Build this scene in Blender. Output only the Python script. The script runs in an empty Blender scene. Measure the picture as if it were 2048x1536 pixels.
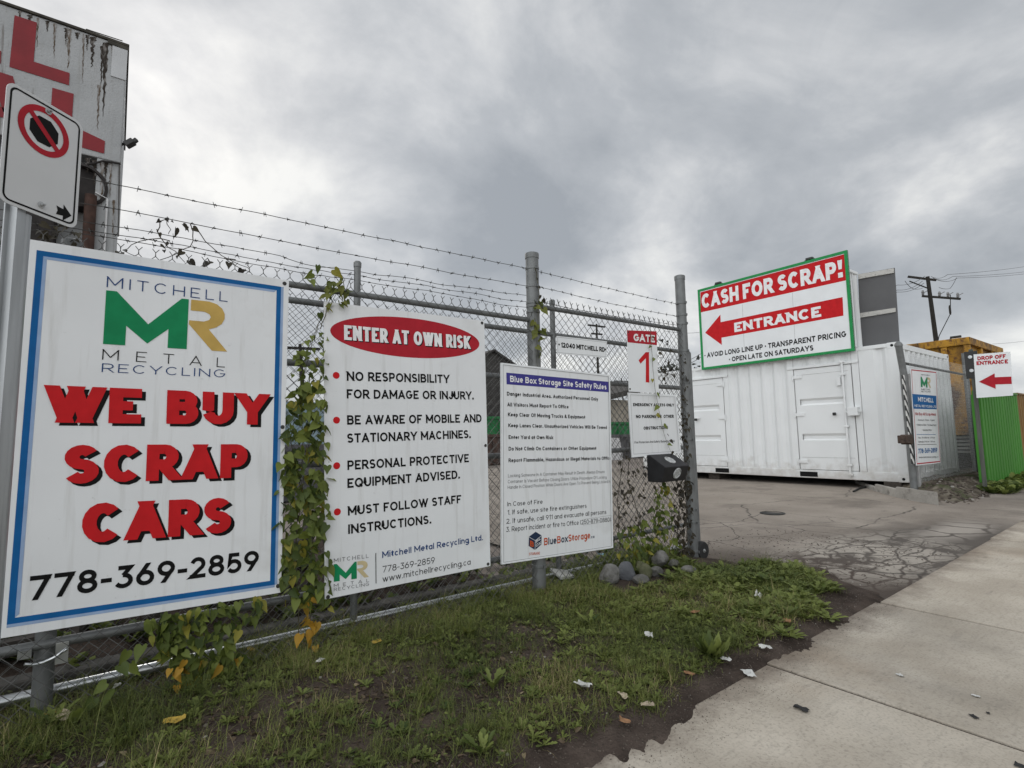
import bpy, math, random
import numpy as np
from mathutils import Vector, Matrix, noise
random.seed(7); rng = np.random.default_rng(7)
S = bpy.context.scene
COL = S.collection
# ------------------------------------------------------------------ camera
CAMH = 1.3
FPX = 1058.39                      # focal length for a 2048 px wide frame
RT = Vector((0.8012639, -0.59804016, -0.01800359))
UP = Vector((-0.04465477, -0.08978177, 0.99495989))
FW = Vector((0.59664237, 0.79642149, 0.09864424))
CAM = Vector((0, 0, CAMH))
cd = bpy.data.cameras.new('camera'); cam = bpy.data.objects.new('camera', cd); COL.objects.link(cam)
cd.sensor_width = 36; cd.lens = FPX / 2048 * 36; cd.clip_start = .05; cd.clip_end = 3000
M = Matrix((RT, UP, -FW)).transposed().to_4x4(); M.translation = CAM
cam.matrix_world = M; S.camera = cam
# ------------------------------------------------------------------ light
S.view_settings.view_transform = 'Standard'; S.view_settings.look = 'None'
S.view_settings.exposure = 0; S.view_settings.gamma = 1
SUN_EL, SUN_AZ = math.radians(32), math.radians(-2)      # azimuth from +Y towards +X
sd = Vector((math.sin(SUN_AZ)*math.cos(SUN_EL), math.cos(SUN_AZ)*math.cos(SUN_EL), math.sin(SUN_EL)))
ld = bpy.data.lights.new('sun', 'SUN'); lo = bpy.data.objects.new('sun', ld); COL.objects.link(lo)
ld.energy = .7; ld.angle = math.radians(14); ld.color = (1, .96, .9)
lo.rotation_euler = sd.to_track_quat('Z', 'Y').to_euler(); lo.location = (0, 0, 30)

W = bpy.data.worlds.new('World'); S.world = W; W.use_nodes = True
def build_world():
    nt = W.node_tree; N = nt.nodes; L = nt.links; N.clear()
    def nd(t, **k):
        n = N.new(t)
        for a, b in k.items(): setattr(n, a, b)
        return n
    def mth(op, a, b=None, clamp=False):
        n = nd('ShaderNodeMath', operation=op, use_clamp=clamp)
        for i, v in enumerate((a, b)):
            if v is None: continue
            if isinstance(v, (int, float)): n.inputs[i].default_value = v
            else: L.new(v, n.inputs[i])
        return n.outputs[0]
    def vmul(a, s):
        n = nd('ShaderNodeVectorMath', operation='SCALE'); L.new(a, n.inputs[0])
        if isinstance(s, (int, float)): n.inputs['Scale'].default_value = s
        else: L.new(s, n.inputs['Scale'])
        return n.outputs[0]
    def dot(a, v):
        n = nd('ShaderNodeVectorMath', operation='DOT_PRODUCT'); L.new(a, n.inputs[0]); n.inputs[1].default_value = v
        return n.outputs['Value']
    tc = nd('ShaderNodeTexCoord').outputs['Generated']
    nrm = nd('ShaderNodeVectorMath', operation='NORMALIZE'); L.new(tc, nrm.inputs[0]); d = nrm.outputs[0]
    sp = nd('ShaderNodeSeparateXYZ'); L.new(d, sp.inputs[0])
    zc = mth('ADD', mth('MAXIMUM', sp.outputs[2], 0.0), .42)
    pl = vmul(d, mth('DIVIDE', 1.0, zc))                    # flat cloud layer
    mp = nd('ShaderNodeMapping'); L.new(pl, mp.inputs[0]); mp.inputs['Location'].default_value = (19.906, 19.828, 0); mp.inputs['Scale'].default_value = (1.5, 1.5, 1.2)
    def noise_t(scale, det, rough, dist, src=None):
        n = nd('ShaderNodeTexNoise'); L.new(src or mp.outputs[0], n.inputs['Vector'])
        n.inputs['Scale'].default_value = scale; n.inputs['Detail'].default_value = det
        n.inputs['Roughness'].default_value = rough; n.inputs['Distortion'].default_value = dist
        return n.outputs['Fac']
    n1 = noise_t(1.15, 10, .56, .35); n2 = noise_t(.6, 3, .5, .2); n3 = noise_t(3.4, 8, .62, .5)
    s = mth('ADD', mth('ADD', mth('MULTIPLY', n1, .62), mth('MULTIPLY', n2, .36)), mth('MULTIPLY', n3, .12))
    rp = nd('ShaderNodeValToRGB'); L.new(s, rp.inputs[0]); e = rp.color_ramp.elements
    e[0].position = .415; e[0].color = (.335, .358, .385, 1)
    e[1].position = .63; e[1].color = (.82, .82, .80, 1)
    a = e.new(.505); a.color = (.46, .48, .503, 1)
    a = e.new(.56); a.color = (.60, .612, .625, 1)
    sky = nd('ShaderNodeTexSky', sky_type='NISHITA'); sky.sun_disc = False
    sky.sun_elevation = SUN_EL; sky.sun_rotation = SUN_AZ
    sk = vmul(sky.outputs[0], .10)
    mx = nd('ShaderNodeMix', data_type='RGBA'); mx.inputs[0].default_value = .93
    L.new(sk, mx.inputs[6]); L.new(rp.outputs[0], mx.inputs[7])
    # brightness of the cloud deck: thin towards the sun, plus unseen fill added behind the viewer to lift whites
    ds = mth('MAXIMUM', dot(d, sd), 0.0)
    glow = mth('ADD', mth('MULTIPLY', mth('POWER', ds, 110.0), .16), mth('MULTIPLY', mth('POWER', ds, 8.0), .05))
    back_fill = nd('ShaderNodeMapRange', interpolation_type='SMOOTHSTEP')
    L.new(dot(d, Vector((-.88, -.30, .36)).normalized()), back_fill.inputs[0])
    back_fill.inputs[1].default_value = .05; back_fill.inputs[2].default_value = .95; back_fill.inputs[3].default_value = 0; back_fill.inputs[4].default_value = 1.68
    hz = nd('ShaderNodeMapRange', interpolation_type='SMOOTHSTEP'); L.new(sp.outputs[2], hz.inputs[0])
    hz.inputs[1].default_value = 0.0; hz.inputs[2].default_value = .22; hz.inputs[3].default_value = .16; hz.inputs[4].default_value = 0
    zn = nd('ShaderNodeMapRange', interpolation_type='SMOOTHSTEP'); L.new(sp.outputs[2], zn.inputs[0])
    zn.inputs[1].default_value = .62; zn.inputs[2].default_value = 1.0; zn.inputs[3].default_value = 0; zn.inputs[4].default_value = .0
    tot = mth('ADD', mth('ADD', mth('ADD', 1.08, back_fill.outputs[0]), mth('ADD', glow, hz.outputs[0])), zn.outputs[0])
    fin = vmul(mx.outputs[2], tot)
    bg = N.new('ShaderNodeBackground'); bg.inputs[1].default_value = 1.0
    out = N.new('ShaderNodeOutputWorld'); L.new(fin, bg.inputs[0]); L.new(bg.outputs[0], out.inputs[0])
build_world()
# ------------------------------------------------------------------ geometry helpers
def ray(x, y):
    return RT * ((x-1024)/FPX) + UP * ((768-y)/FPX) + FW
def onY(x, y, Y): r = ray(x, y); return CAM + r*(Y/r.y)
def onX(x, y, X): r = ray(x, y); return CAM + r*(X/r.x)
def onP(x, y, P, n): r = ray(x, y); return CAM + r*((P-CAM).dot(n)/r.dot(n))
def gz(X, Y):
    b = .015*min(max(X, -2), 13)
    return b
def onG(x, y, dz=0):
    z = .05
    for _ in range(6):
        r = ray(x, y); p = CAM + r*((z-CAMH)/r.z); z = gz(p.x, p.y)+dz
    return p
def tag(o, label=None, cat=None, group=None, kind=None):
    if label: o['label'] = label
    if cat: o['category'] = cat
    if group: o['group'] = group
    if kind: o['kind'] = kind
    return o
def thing(name, label, cat, loc, group=None):
    o = bpy.data.objects.new(name, None); COL.objects.link(o); o.location = loc; o.empty_display_size = .1
    return tag(o, label, cat, group)
def wloc(o):
    p = Vector((0, 0, 0))
    while o: p += o.location; o = o.parent
    return p
class MB:
    def __init__(s): s.v = []; s.f = []; s.m = []; s.mi = 0; s.cuts = []
    def add(s, vs, fs):
        b = len(s.v); s.v += [tuple(p) for p in vs]; s.f += [tuple(i+b for i in f) for f in fs]; s.m += [s.mi]*len(fs); return s
    def box(s, lo, hi):
        x0, y0, z0 = lo; x1, y1, z1 = hi
        return s.add([(x0,y0,z0),(x1,y0,z0),(x1,y1,z0),(x0,y1,z0),(x0,y0,z1),(x1,y0,z1),(x1,y1,z1),(x0,y1,z1)],
                     [(0,3,2,1),(4,5,6,7),(0,1,5,4),(1,2,6,5),(2,3,7,6),(3,0,4,7)])
    def bar(s, a, b, w, h=None, up=(0,0,1)):
        a = Vector(a); b = Vector(b); d = (b-a).normalized(); u = Vector(up)
        if abs(d.dot(u)) > .95: u = Vector((0,1,0))
        r = d.cross(u).normalized()*(w/2); u = r.cross(d).normalized()*((h or w)/2)
        vs = [a-r-u, a+r-u, a+r+u, a-r+u, b-r-u, b+r-u, b+r+u, b-r+u]
        return s.add(vs, [(0,1,2,3),(7,6,5,4),(0,4,5,1),(1,5,6,2),(2,6,7,3),(3,7,4,0)])
    def tube(s, pts, r, n=8, cap=True):
        pts = [Vector(p) for p in pts]; k = len(pts); rs = r if isinstance(r, (list, tuple)) else [r]*k
        vs = []; fs = []; pu = None
        for i, p in enumerate(pts):
            t = (pts[min(i+1, k-1)] - pts[max(i-1, 0)])
            t = t.normalized() if t.length > 1e-9 else Vector((0, 0, 1))
            if pu is None: u = t.orthogonal().normalized()
            else:
                u = pu - t*pu.dot(t); u = u.normalized() if u.length > 1e-6 else t.orthogonal().normalized()
            pu = u; w = t.cross(u)
            for j in range(n):
                a = 2*math.pi*j/n; vs.append(p + (u*math.cos(a) + w*math.sin(a))*rs[i])
        for i in range(k-1):
            for j in range(n):
                fs.append((i*n+j, i*n+(j+1) % n, (i+1)*n+(j+1) % n, (i+1)*n+j))
        if cap: fs.append(tuple(range(n-1, -1, -1))); fs.append(tuple((k-1)*n+j for j in range(n)))
        return s.add(vs, fs)
    def lathe(s, c, prof, n=20, axis=Vector((0,0,1))):
        """profile of (radius, distance along axis)"""
        ax = Vector(axis).normalized(); u = ax.orthogonal().normalized(); w = ax.cross(u); c = Vector(c); vs = []; fs = []
        for r, h in prof:
            for j in range(n):
                a = 2*math.pi*j/n; vs.append(c + ax*h + (u*math.cos(a)+w*math.sin(a))*max(r, 1e-4))
        for i in range(len(prof)-1):
            for j in range(n): fs.append((i*n+j, i*n+(j+1) % n, (i+1)*n+(j+1) % n, (i+1)*n+j))
        fs.append(tuple(range(n-1, -1, -1))); fs.append(tuple((len(prof)-1)*n+j for j in range(n)))
        return s.add(vs, fs)
    def slab(s, pts, nrm, th):
        """polygon pts (front) with thickness th going backwards along -nrm"""
        pts = [Vector(p) for p in pts]; k = len(pts); n = Vector(nrm)
        a = Vector((0,0,0))
        for i in range(k): a += pts[i].cross(pts[(i+1) % k])
        if a.dot(n) < 0: pts.reverse()
        vs = pts + [p - n*th for p in pts]
        fs = [tuple(range(k)), tuple(range(2*k-1, k-1, -1))] + [(i, k+i, k+(i+1) % k, (i+1) % k) for i in range(k)]
        return s.add(vs, fs)
    def flat(s, pts, nrm):
        pts = [Vector(p) for p in pts]; k = len(pts); a = Vector((0,0,0))
        for i in range(k): a += pts[i].cross(pts[(i+1) % k])
        if a.dot(Vector(nrm)) < 0: pts.reverse()
        return s.add(pts, [tuple(range(k))])
    def build(s, name, mat, parent=None, smooth=False, bevel=0, label=None):
        if name == 'lettering' and len(s.cuts) > 1:         # each line of writing is a part of its own
            cs = [(0, 0)] + s.cuts[1:] + [(len(s.v), len(s.f))]
            for (v0, f0), (v1, f1) in zip(cs, cs[1:]):
                t = MB(); t.v = s.v[v0:v1]; t.f = [tuple(i-v0 for i in f) for f in s.f[f0:f1]]; t.m = s.m[f0:f1]; o = t.build(name, mat, parent, label=label)
            return o
        me = bpy.data.meshes.new(name); o = wloc(parent) if parent else Vector((0,0,0))
        me.from_pydata([(p[0]-o.x, p[1]-o.y, p[2]-o.z) for p in s.v], [], s.f)
        for m in (mat if isinstance(mat, (list, tuple)) else [mat]): me.materials.append(m)
        me.polygons.foreach_set('material_index', s.m)
        if smooth: me.polygons.foreach_set('use_smooth', [True]*len(s.f))
        me.update(); ob = bpy.data.objects.new(name, me); COL.objects.link(ob)
        if parent: ob.parent = parent
        if smooth:
            md = ob.modifiers.new('edge', 'EDGE_SPLIT'); md.split_angle = math.radians(40)
        if bevel:
            md = ob.modifiers.new('bevel', 'BEVEL'); md.width = bevel; md.segments = 2; md.limit_method = 'ANGLE'; md.angle_limit = math.radians(50)
        if label: ob['label'] = label
        return ob
# ------------------------------------------------------------------ materials
def mk(name, col, rough=.6, metal=0, var=.12, scale=6, bump=0, bscale=None, col2=None, spec=.4, stretch=None, det=4, lo=.35, hi=.65, third=None):
    m = bpy.data.materials.new(name); m.use_nodes = True; nt = m.node_tree; N = nt.nodes; L = nt.links
    b = N['Principled BSDF']; b.inputs['Roughness'].default_value = rough; b.inputs['Metallic'].default_value = metal
    b.inputs['Specular IOR Level'].default_value = spec
    tc = N.new('ShaderNodeTexCoord'); src = tc.outputs['Object']
    if stretch:
        mp = N.new('ShaderNodeMapping'); mp.inputs['Scale'].default_value = stretch; L.new(src, mp.inputs[0]); src = mp.outputs[0]
    n = N.new('ShaderNodeTexNoise'); n.inputs['Scale'].default_value = scale; n.inputs['Detail'].default_value = det; L.new(src, n.inputs['Vector'])
    r = N.new('ShaderNodeValToRGB'); L.new(n.outputs['Fac'], r.inputs[0])
    c2 = col2 or tuple(min(1, c*(1+var)) for c in col); c1 = col if col2 else tuple(c*(1-var) for c in col)
    r.color_ramp.elements[0].position = lo; r.color_ramp.elements[1].position = hi
    r.color_ramp.elements[0].color = (*c1, 1); r.color_ramp.elements[1].color = (*c2, 1)
    L.new(r.outputs[0], b.inputs['Base Color'])
    if bump:
        n2 = N.new('ShaderNodeTexNoise'); n2.inputs['Scale'].default_value = bscale or scale*4; n2.inputs['Detail'].default_value = 5; L.new(src, n2.inputs['Vector'])
        bp = N.new('ShaderNodeBump'); bp.inputs['Strength'].default_value = bump; bp.inputs['Distance'].default_value = .02
        L.new(n2.outputs['Fac'], bp.inputs['Height']); L.new(bp.outputs[0], b.inputs['Normal'])
    m['ramp'] = r.name
    return m
def over(m, col, scale, lo, hi, stretch=None, amount=1.0, rough=None, det=6):
    """lay a stain / wear layer of its own colour over a material"""
    nt = m.node_tree; N = nt.nodes; L = nt.links; b = N['Principled BSDF']
    prev = b.inputs['Base Color'].links[0].from_socket
    tc = N.new('ShaderNodeTexCoord'); mp = N.new('ShaderNodeMapping'); L.new(tc.outputs['Object'], mp.inputs[0])
    mp.inputs['Location'].default_value = (random.random()*9, random.random()*9, random.random()*9)
    if stretch: mp.inputs['Scale'].default_value = stretch
    n = N.new('ShaderNodeTexNoise'); n.inputs['Scale'].default_value = scale; n.inputs['Detail'].default_value = det; n.inputs['Roughness'].default_value = .6; L.new(mp.outputs[0], n.inputs['Vector'])
    r = N.new('ShaderNodeMapRange'); L.new(n.outputs['Fac'], r.inputs[0]); r.inputs[1].default_value = lo; r.inputs[2].default_value = hi; r.inputs[4].default_value = amount
    mx = N.new('ShaderNodeMix'); mx.data_type = 'RGBA'; L.new(r.outputs[0], mx.inputs[0]); L.new(prev, mx.inputs[6]); mx.inputs[7].default_value = (*col, 1)
    L.new(mx.outputs[2], b.inputs['Base Color'])
    return m
def leafmat(name, c0, c1, c2=None, p2=.9):
    m = bpy.data.materials.new(name); m.use_nodes = True; nt = m.node_tree; N = nt.nodes; L = nt.links; b = N['Principled BSDF']
    a = N.new('ShaderNodeAttribute'); a.attribute_name = 'rnd'; r = N.new('ShaderNodeValToRGB'); L.new(a.outputs['Fac'], r.inputs[0])
    r.color_ramp.elements[0].color = (*c0, 1); r.color_ramp.elements[1].color = (*c1, 1); r.color_ramp.elements[1].position = .8
    if c2:
        e = r.color_ramp.elements.new(p2); e.color = (*c1, 1); e = r.color_ramp.elements.new(min(.999, p2+.02)); e.color = (*c2, 1)
    L.new(r.outputs[0], b.inputs['Base Color']); b.inputs['Roughness'].default_value = .55; b.inputs['Specular IOR Level'].default_value = .3
    t = N.new('ShaderNodeBsdfTranslucent'); L.new(r.outputs[0], t.inputs[0])
    ms = N.new('ShaderNodeMixShader'); ms.inputs[0].default_value = .25
    L.new(b.outputs[0], ms.inputs[1]); L.new(t.outputs[0], ms.inputs[2]); L.new(ms.outputs[0], N['Material Output'].inputs[0])
    return m
GALV = mk('galvanised steel', (.165,.172,.172), .52, .4, .16, 9, .08, 60, spec=.5)
over(GALV, (.16,.155,.15), 14, .55, .8, amount=.6)
GALVB = mk('bright galvanised pipe', (.55,.57,.58), .3, .9, .15, 12)
GALVS = mk('street sign post steel', (.36,.375,.385), .42, .65, .12, 30, .05, 40, stretch=(1,1,.08))
WIRE = mk('dull fence wire', (.10,.10,.097), .6, .4, .3, 20)
WIRED = mk('weathered barbed wire', (.06,.058,.055), .7, .4, .3, 30)
WIREL = mk('light fence wire', (.50,.51,.51), .55, .4, .2, 20)
SIGNW = mk('white sign board', (.74,.755,.765), .45, 0, .03, 2.5)
over(SIGNW, (.40,.39,.36), 5, .55, .80, stretch=(4,4,.3), amount=.45)
over(SIGNW, (.30,.27,.23), 1.6, .60, .78, amount=.3)
over(SIGNW, (.30,.29,.27), 26, .68, .8, amount=.4)
SIGNW2 = mk('white aluminium sign', (.76,.78,.79), .4, 0, .03, 3)
over(SIGNW2, (.50,.50,.49), 6, .62, .85, stretch=(3,3,.4), amount=.3)
def ink(name, c, rough=.55): return mk(name, c, rough, 0, .08, 12, spec=.12)
BLACK = ink('black vinyl', (.006,.006,.006)); RED = ink('red vinyl', (.52,.014,.018)); RED2 = ink('deep red vinyl', (.40,.02,.032))
BLUE = ink('blue vinyl', (.008,.105,.30)); LBLUE = ink('pale blue vinyl', (.28,.38,.56)); NAVY = ink('navy vinyl', (.02,.055,.17))
GREENV = ink('logo green', (.01,.22,.085)); GOLD = ink('logo gold', (.52,.35,.10)); PGOLD = ink('faded gold', (.55,.46,.27))
PURPLE = ink('violet blue vinyl', (.055,.05,.24)); WHITEV = ink('white vinyl', (.8,.8,.8)); GREYV = ink('faded grey ink', (.14,.14,.145))
ORANGE = ink('orange red vinyl', (.50,.09,.03)); DNAVY = ink('dark navy vinyl', (.02,.035,.07)); FGREEN = ink('green painted frame', (.025,.26,.08))
# ------------------------------------------------------------------ stroke lettering
def arc(cx, cy, rx, ry, a0, a1, n=None):
    n = n or max(3, int(abs(a1-a0)/22)+1)
    return [(cx+rx*math.cos(math.radians(a0+(a1-a0)*i/n)), cy+ry*math.sin(math.radians(a0+(a1-a0)*i/n))) for i in range(n+1)]
C0 = lambda: arc(.5,.5,.5,.5,90,450)
UPC = {
'A':(.86,[[(0,0),(.5,1)],[(1,0),(.5,1)],[(.2,.28),(.8,.28)]]),
'B':(.74,[[(0,0),(0,1)],[(0,1),(.58,1)]+arc(.6,.77,.33,.23,90,-90)+[(0,.54)],[(0,.54),(.6,.54)]+arc(.64,.27,.36,.27,90,-90)+[(0,0)]]),
'C':(.84,[arc(.52,.5,.52,.5,42,318)]),
'D':(.82,[[(0,0),(0,1)],[(0,1),(.42,1)]+arc(.45,.5,.55,.5,90,-90)+[(0,0)]]),
'E':(.66,[[(1,1),(0,1),(0,0),(1,0)],[(0,.5),(.9,.5)]]),
'F':(.63,[[(1,1),(0,1),(0,0)],[(0,.48),(.88,.48)]]),
'G':(.88,[arc(.5,.5,.5,.5,42,345)+[(1,.46),(.55,.46)]]),
'H':(.82,[[(0,0),(0,1)],[(1,0),(1,1)],[(0,.5),(1,.5)]]),
'I':(0,[[(.5,0),(.5,1)]]),
'J':(.58,[[(1,1),(1,.36)]+arc(.5,.36,.5,.36,0,-165)]),
'K':(.76,[[(0,0),(0,1)],[(0,.36),(.98,1)],[(.32,.56),(1,0)]]),
'L':(.60,[[(0,1),(0,0),(1,0)]]),
'M':(1.0,[[(0,0),(0,1)],[(0,1),(.5,.22)],[(1,1),(.5,.22)],[(1,0),(1,1)]]),
'N':(.84,[[(0,0),(0,1)],[(0,1),(1,0)],[(1,0),(1,1)]]),
'O':(.96,[C0()]),
'P':(.70,[[(0,0),(0,1)],[(0,1),(.58,1)]+arc(.6,.71,.4,.29,90,-90)+[(0,.42)]]),
'Q':(.96,[C0(),[(.6,.3),(1,-.06)]]),
'R':(.74,[[(0,0),(0,1)],[(0,1),(.56,1)]+arc(.58,.72,.4,.28,90,-90)+[(0,.44)],[(.48,.44),(1,0)]]),
'S':(.68,[arc(.5,.75,.48,.25,28,270)+arc(.5,.25,.5,.25,90,-152)[1:]]),
'T':(.72,[[(0,1),(1,1)],[(.5,1),(.5,0)]]),
'U':(.80,[[(0,1),(0,.4)]+arc(.5,.4,.5,.4,180,360)+[(1,1)]]),
'V':(.86,[[(0,1),(.5,0)],[(1,1),(.5,0)]]),
'W':(1.28,[[(0,1),(.27,0)],[(.5,1),(.27,0)],[(.5,1),(.73,0)],[(1,1),(.73,0)]]),
'X':(.80,[[(0,0),(1,1)],[(0,1),(1,0)]]),
'Y':(.82,[[(0,1),(.5,.40)],[(1,1),(.5,.40)],[(.5,.46),(.5,0)]]),
'Z':(.74,[[(0,1),(1,1)],[(1,1),(0,0)],[(0,0),(1,0)]]),
'0':(.76,[C0()]),
'1':(.34,[[(1,0),(1,1)],[(1,1),(0,.78)]]),
'2':(.68,[arc(.48,.70,.48,.30,165,-35)+[(0,0)],[(0,0),(1,0)]]),
'3':(.68,[[(.04,1),(.94,1),(.42,.58)],arc(.45,.3,.55,.3,95,-150)]),
'4':(.76,[[(.78,0),(.78,1)],[(.78,1),(0,.26)],[(0,.26),(1,.26)]]),
'5':(.68,[[(.94,1),(.14,1)],[(.14,1),(.08,.5)]+arc(.47,.31,.53,.31,125,-148)]),
'6':(.72,[arc(.5,.31,.5,.31,90,450),[(.06,.42),(.6,1)]]),
'7':(.68,[[(0,1),(1,1)],[(1,1),(.3,0)]]),
'8':(.72,[arc(.5,.77,.42,.23,90,450),arc(.5,.27,.5,.27,90,450)]),
'9':(.72,[arc(.5,.69,.5,.31,90,450),[(.94,.58),(.4,0)]]),
'-':(.34,[[(0,.42),(1,.42)]]), '(':(.2,[arc(1,.5,1,.62,120,240)]), ')':(.2,[arc(0,.5,1,.62,60,-60)]),
'&':(.8,[[(1,0),(.25,.72)]+arc(.45,.8,.25,.2,190,-20)+[(.1,.42)]+arc(.4,.24,.4,.24,150,350)+[(.95,.45)]]),
'/':(.5,[[(0,0),(1,1)]]),
}
CI = lambda a0=90, a1=450: arc(.5,.5,.5,.5,a0,a1)
LWC = {   # v 0..1 = x height, 2 = ascender, -1 = descender
'a':(.60,[CI(),[(1,0),(1,1)]]),'b':(.62,[CI(),[(0,0),(0,2)]]),'c':(.56,[CI(45,315)]),'d':(.62,[CI(),[(1,0),(1,2)]]),
'e':(.62,[[(.02,.5),(.98,.5)]+arc(.5,.5,.5,.5,8,315)]),'f':(.36,[[(.4,0),(.4,1.6)]+arc(.9,1.6,.5,.4,180,90),[(0,1),(1,1)]]),
'g':(.62,[CI(),[(1,1),(1,-.4)]+arc(.5,-.4,.5,.6,0,-150)]),'h':(.58,[[(0,0),(0,2)],arc(.5,.5,.5,.5,180,0)+[(1,0)]]),
'i':(0,[[(.5,0),(.5,1)],'dot']),'j':(0,[[(.5,1),(.5,-1)],'dot']),'k':(.54,[[(0,0),(0,2)],[(0,.35),(1,1)],[(.3,.55),(1,0)]]),'l':(0,[[(.5,0),(.5,2)]]),
'm':(.96,[[(0,0),(0,1)],arc(.25,.6,.25,.4,180,0)+[(.5,0)],arc(.75,.6,.25,.4,180,0)+[(1,0)]]),'n':(.58,[[(0,0),(0,1)],arc(.5,.5,.5,.5,180,0)+[(1,0)]]),
'o':(.64,[CI()]),'p':(.62,[CI(),[(0,1),(0,-1)]]),'q':(.62,[CI(),[(1,1),(1,-1)]]),'r':(.36,[[(0,0),(0,1)],arc(.9,.3,.9,.7,170,80)]),
's':(.50,[arc(.5,.76,.45,.24,25,270)+arc(.5,.26,.5,.26,90,-150)[1:]]),'t':(.36,[[(.4,1.7),(.4,.3)]+arc(.9,.3,.5,.3,180,270),[(0,1),(1,1)]]),
'u':(.58,[[(0,1),(0,.5)]+arc(.5,.5,.5,.5,180,360),[(1,1),(1,0)]]),'v':(.58,[[(0,1),(.5,0)],[(1,1),(.5,0)]]),
'w':(.88,[[(0,1),(.26,0)],[(.5,1),(.26,0)],[(.5,1),(.74,0)],[(1,1),(.74,0)]]),'x':(.56,[[(0,0),(1,1)],[(0,1),(1,0)]]),
'y':(.58,[[(0,1),(.5,0)],[(1,1),(.2,-1)]]),'z':(.52,[[(0,1),(1,1)],[(1,1),(0,0)],[(0,0),(1,0)]])}
XH = .73
def strip(path, h, y0, y1, W_):
    """thicken a polyline; ends lying on the top or base line are cut level, ends on the side lines are cut square"""
    n = len(path); L_ = []; R_ = []
    closed = n > 3 and abs(path[0][0]-path[-1][0]) < 1e-6 and abs(path[0][1]-path[-1][1]) < 1e-6
    for i, (x, y) in enumerate(path):
        def dr(a, b):
            dx, dy = b[0]-a[0], b[1]-a[1]; l = math.hypot(dx, dy) or 1e-9; return dx/l, dy/l
        if closed and i in (0, n-1): d0 = dr(path[-2], path[-1]); d1 = dr(path[0], path[1])
        else:
            d1 = dr(path[i], path[i+1]) if i < n-1 else dr(path[i-1], path[i])
            d0 = dr(path[i-1], path[i]) if i > 0 else d1
        n0 = (-d0[1], d0[0]); n1 = (-d1[1], d1[0]); mx, my = n0[0]+n1[0], n0[1]+n1[1]; q = mx*mx+my*my
        if q < .25: mx, my = n0; k = h
        else: k = 2*h/q
        l = [x+mx*k, y+my*k]; r = [x-mx*k, y-my*k]
        if i in (0, n-1) and not closed:
            d = d1 if i == 0 else d0
            if abs(d[1]) > .35 and (abs(y-(y0+h)) < 1e-5 or abs(y-(y1-h)) < 1e-5 or abs(y-y0) < 1e-5 or abs(y-y1) < 1e-5):
                yy = y0 if abs(y-y0) < h+1e-4 else y1
                for p in (l, r): p[0] += (yy-p[1])*d[0]/d[1]; p[1] = yy
            elif abs(d[0]) > .9 and (abs(x-h) < 1e-5 or abs(x-(W_-h)) < 1e-5):
                xx = 0 if x < W_/2 else W_
                for p in (l, r): p[0] = xx
        L_.append(l); R_.append(r)
    return L_, R_
def text_strips(s, w, track=.16, space=.42, wf=1.0):
    h = w/2; x = 0; out = []
    for ci, ch in enumerate(s):
        if ch == ' ': x += space; continue
        if ch in '.,:•·!':
            d = w*.62
            if ch in '•·': out.append((ci, [[(x, .5+d), (x+2*d, .5+d)], [(x, .5-d), (x+2*d, .5-d)]]))
            else: out.append((ci, [[(x, w*1.15), (x+w*1.15, w*1.15)], [(x-(w*.3 if ch == ',' else 0), -w*.9 if ch == ',' else 0), (x+w*(.7 if ch == ',' else 1.15), -w*.9 if ch == ',' else 0)]]))
            if ch == ':': out.append((ci, [[(x, XH), (x+w*1.15, XH)], [(x, XH-w*1.15), (x+w*1.15, XH-w*1.15)]]))
            if ch == '!': out.append((ci, [[(x, 1), (x+w*1.2, 1)], [(x+w*.2, w*1.9), (x+w, w*1.9)]]))
            x += w*1.2+track; continue
        low = ch in LWC
        wd, st = (LWC if low else UPC).get(ch, UPC['O'])
        wd *= wf; W_ = max(wd, 0) + (w*.7 if wd else w)
        y0, y1 = (0, XH) if low else (0, 1)
        for k, p in enumerate(st):
            if p == 'dot': out.append((ci, [[(x, 1), (x+w, 1)], [(x, 1-w), (x+w, 1-w)]])); continue
            q = []
            for u, v in p:
                X = h+u*(W_-2*h)
                if low and v > 1: Y = (XH-h) + (v-1)*(1-XH+h)
                elif low and v < 0: Y = h + v*(h+.27)
                else: Y = y0+h+v*(y1-y0-2*h)
                q.append((X, Y))
            l, r = strip(q, h, y0, 1 if (low and max(v for u, v in p) > 1.9) else y1, W_)
            out.append((ci, [[(a+x, b) for a, b in l], [(a+x, b) for a, b in r]], k))
        x += W_+track
    return out, x-track
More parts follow.
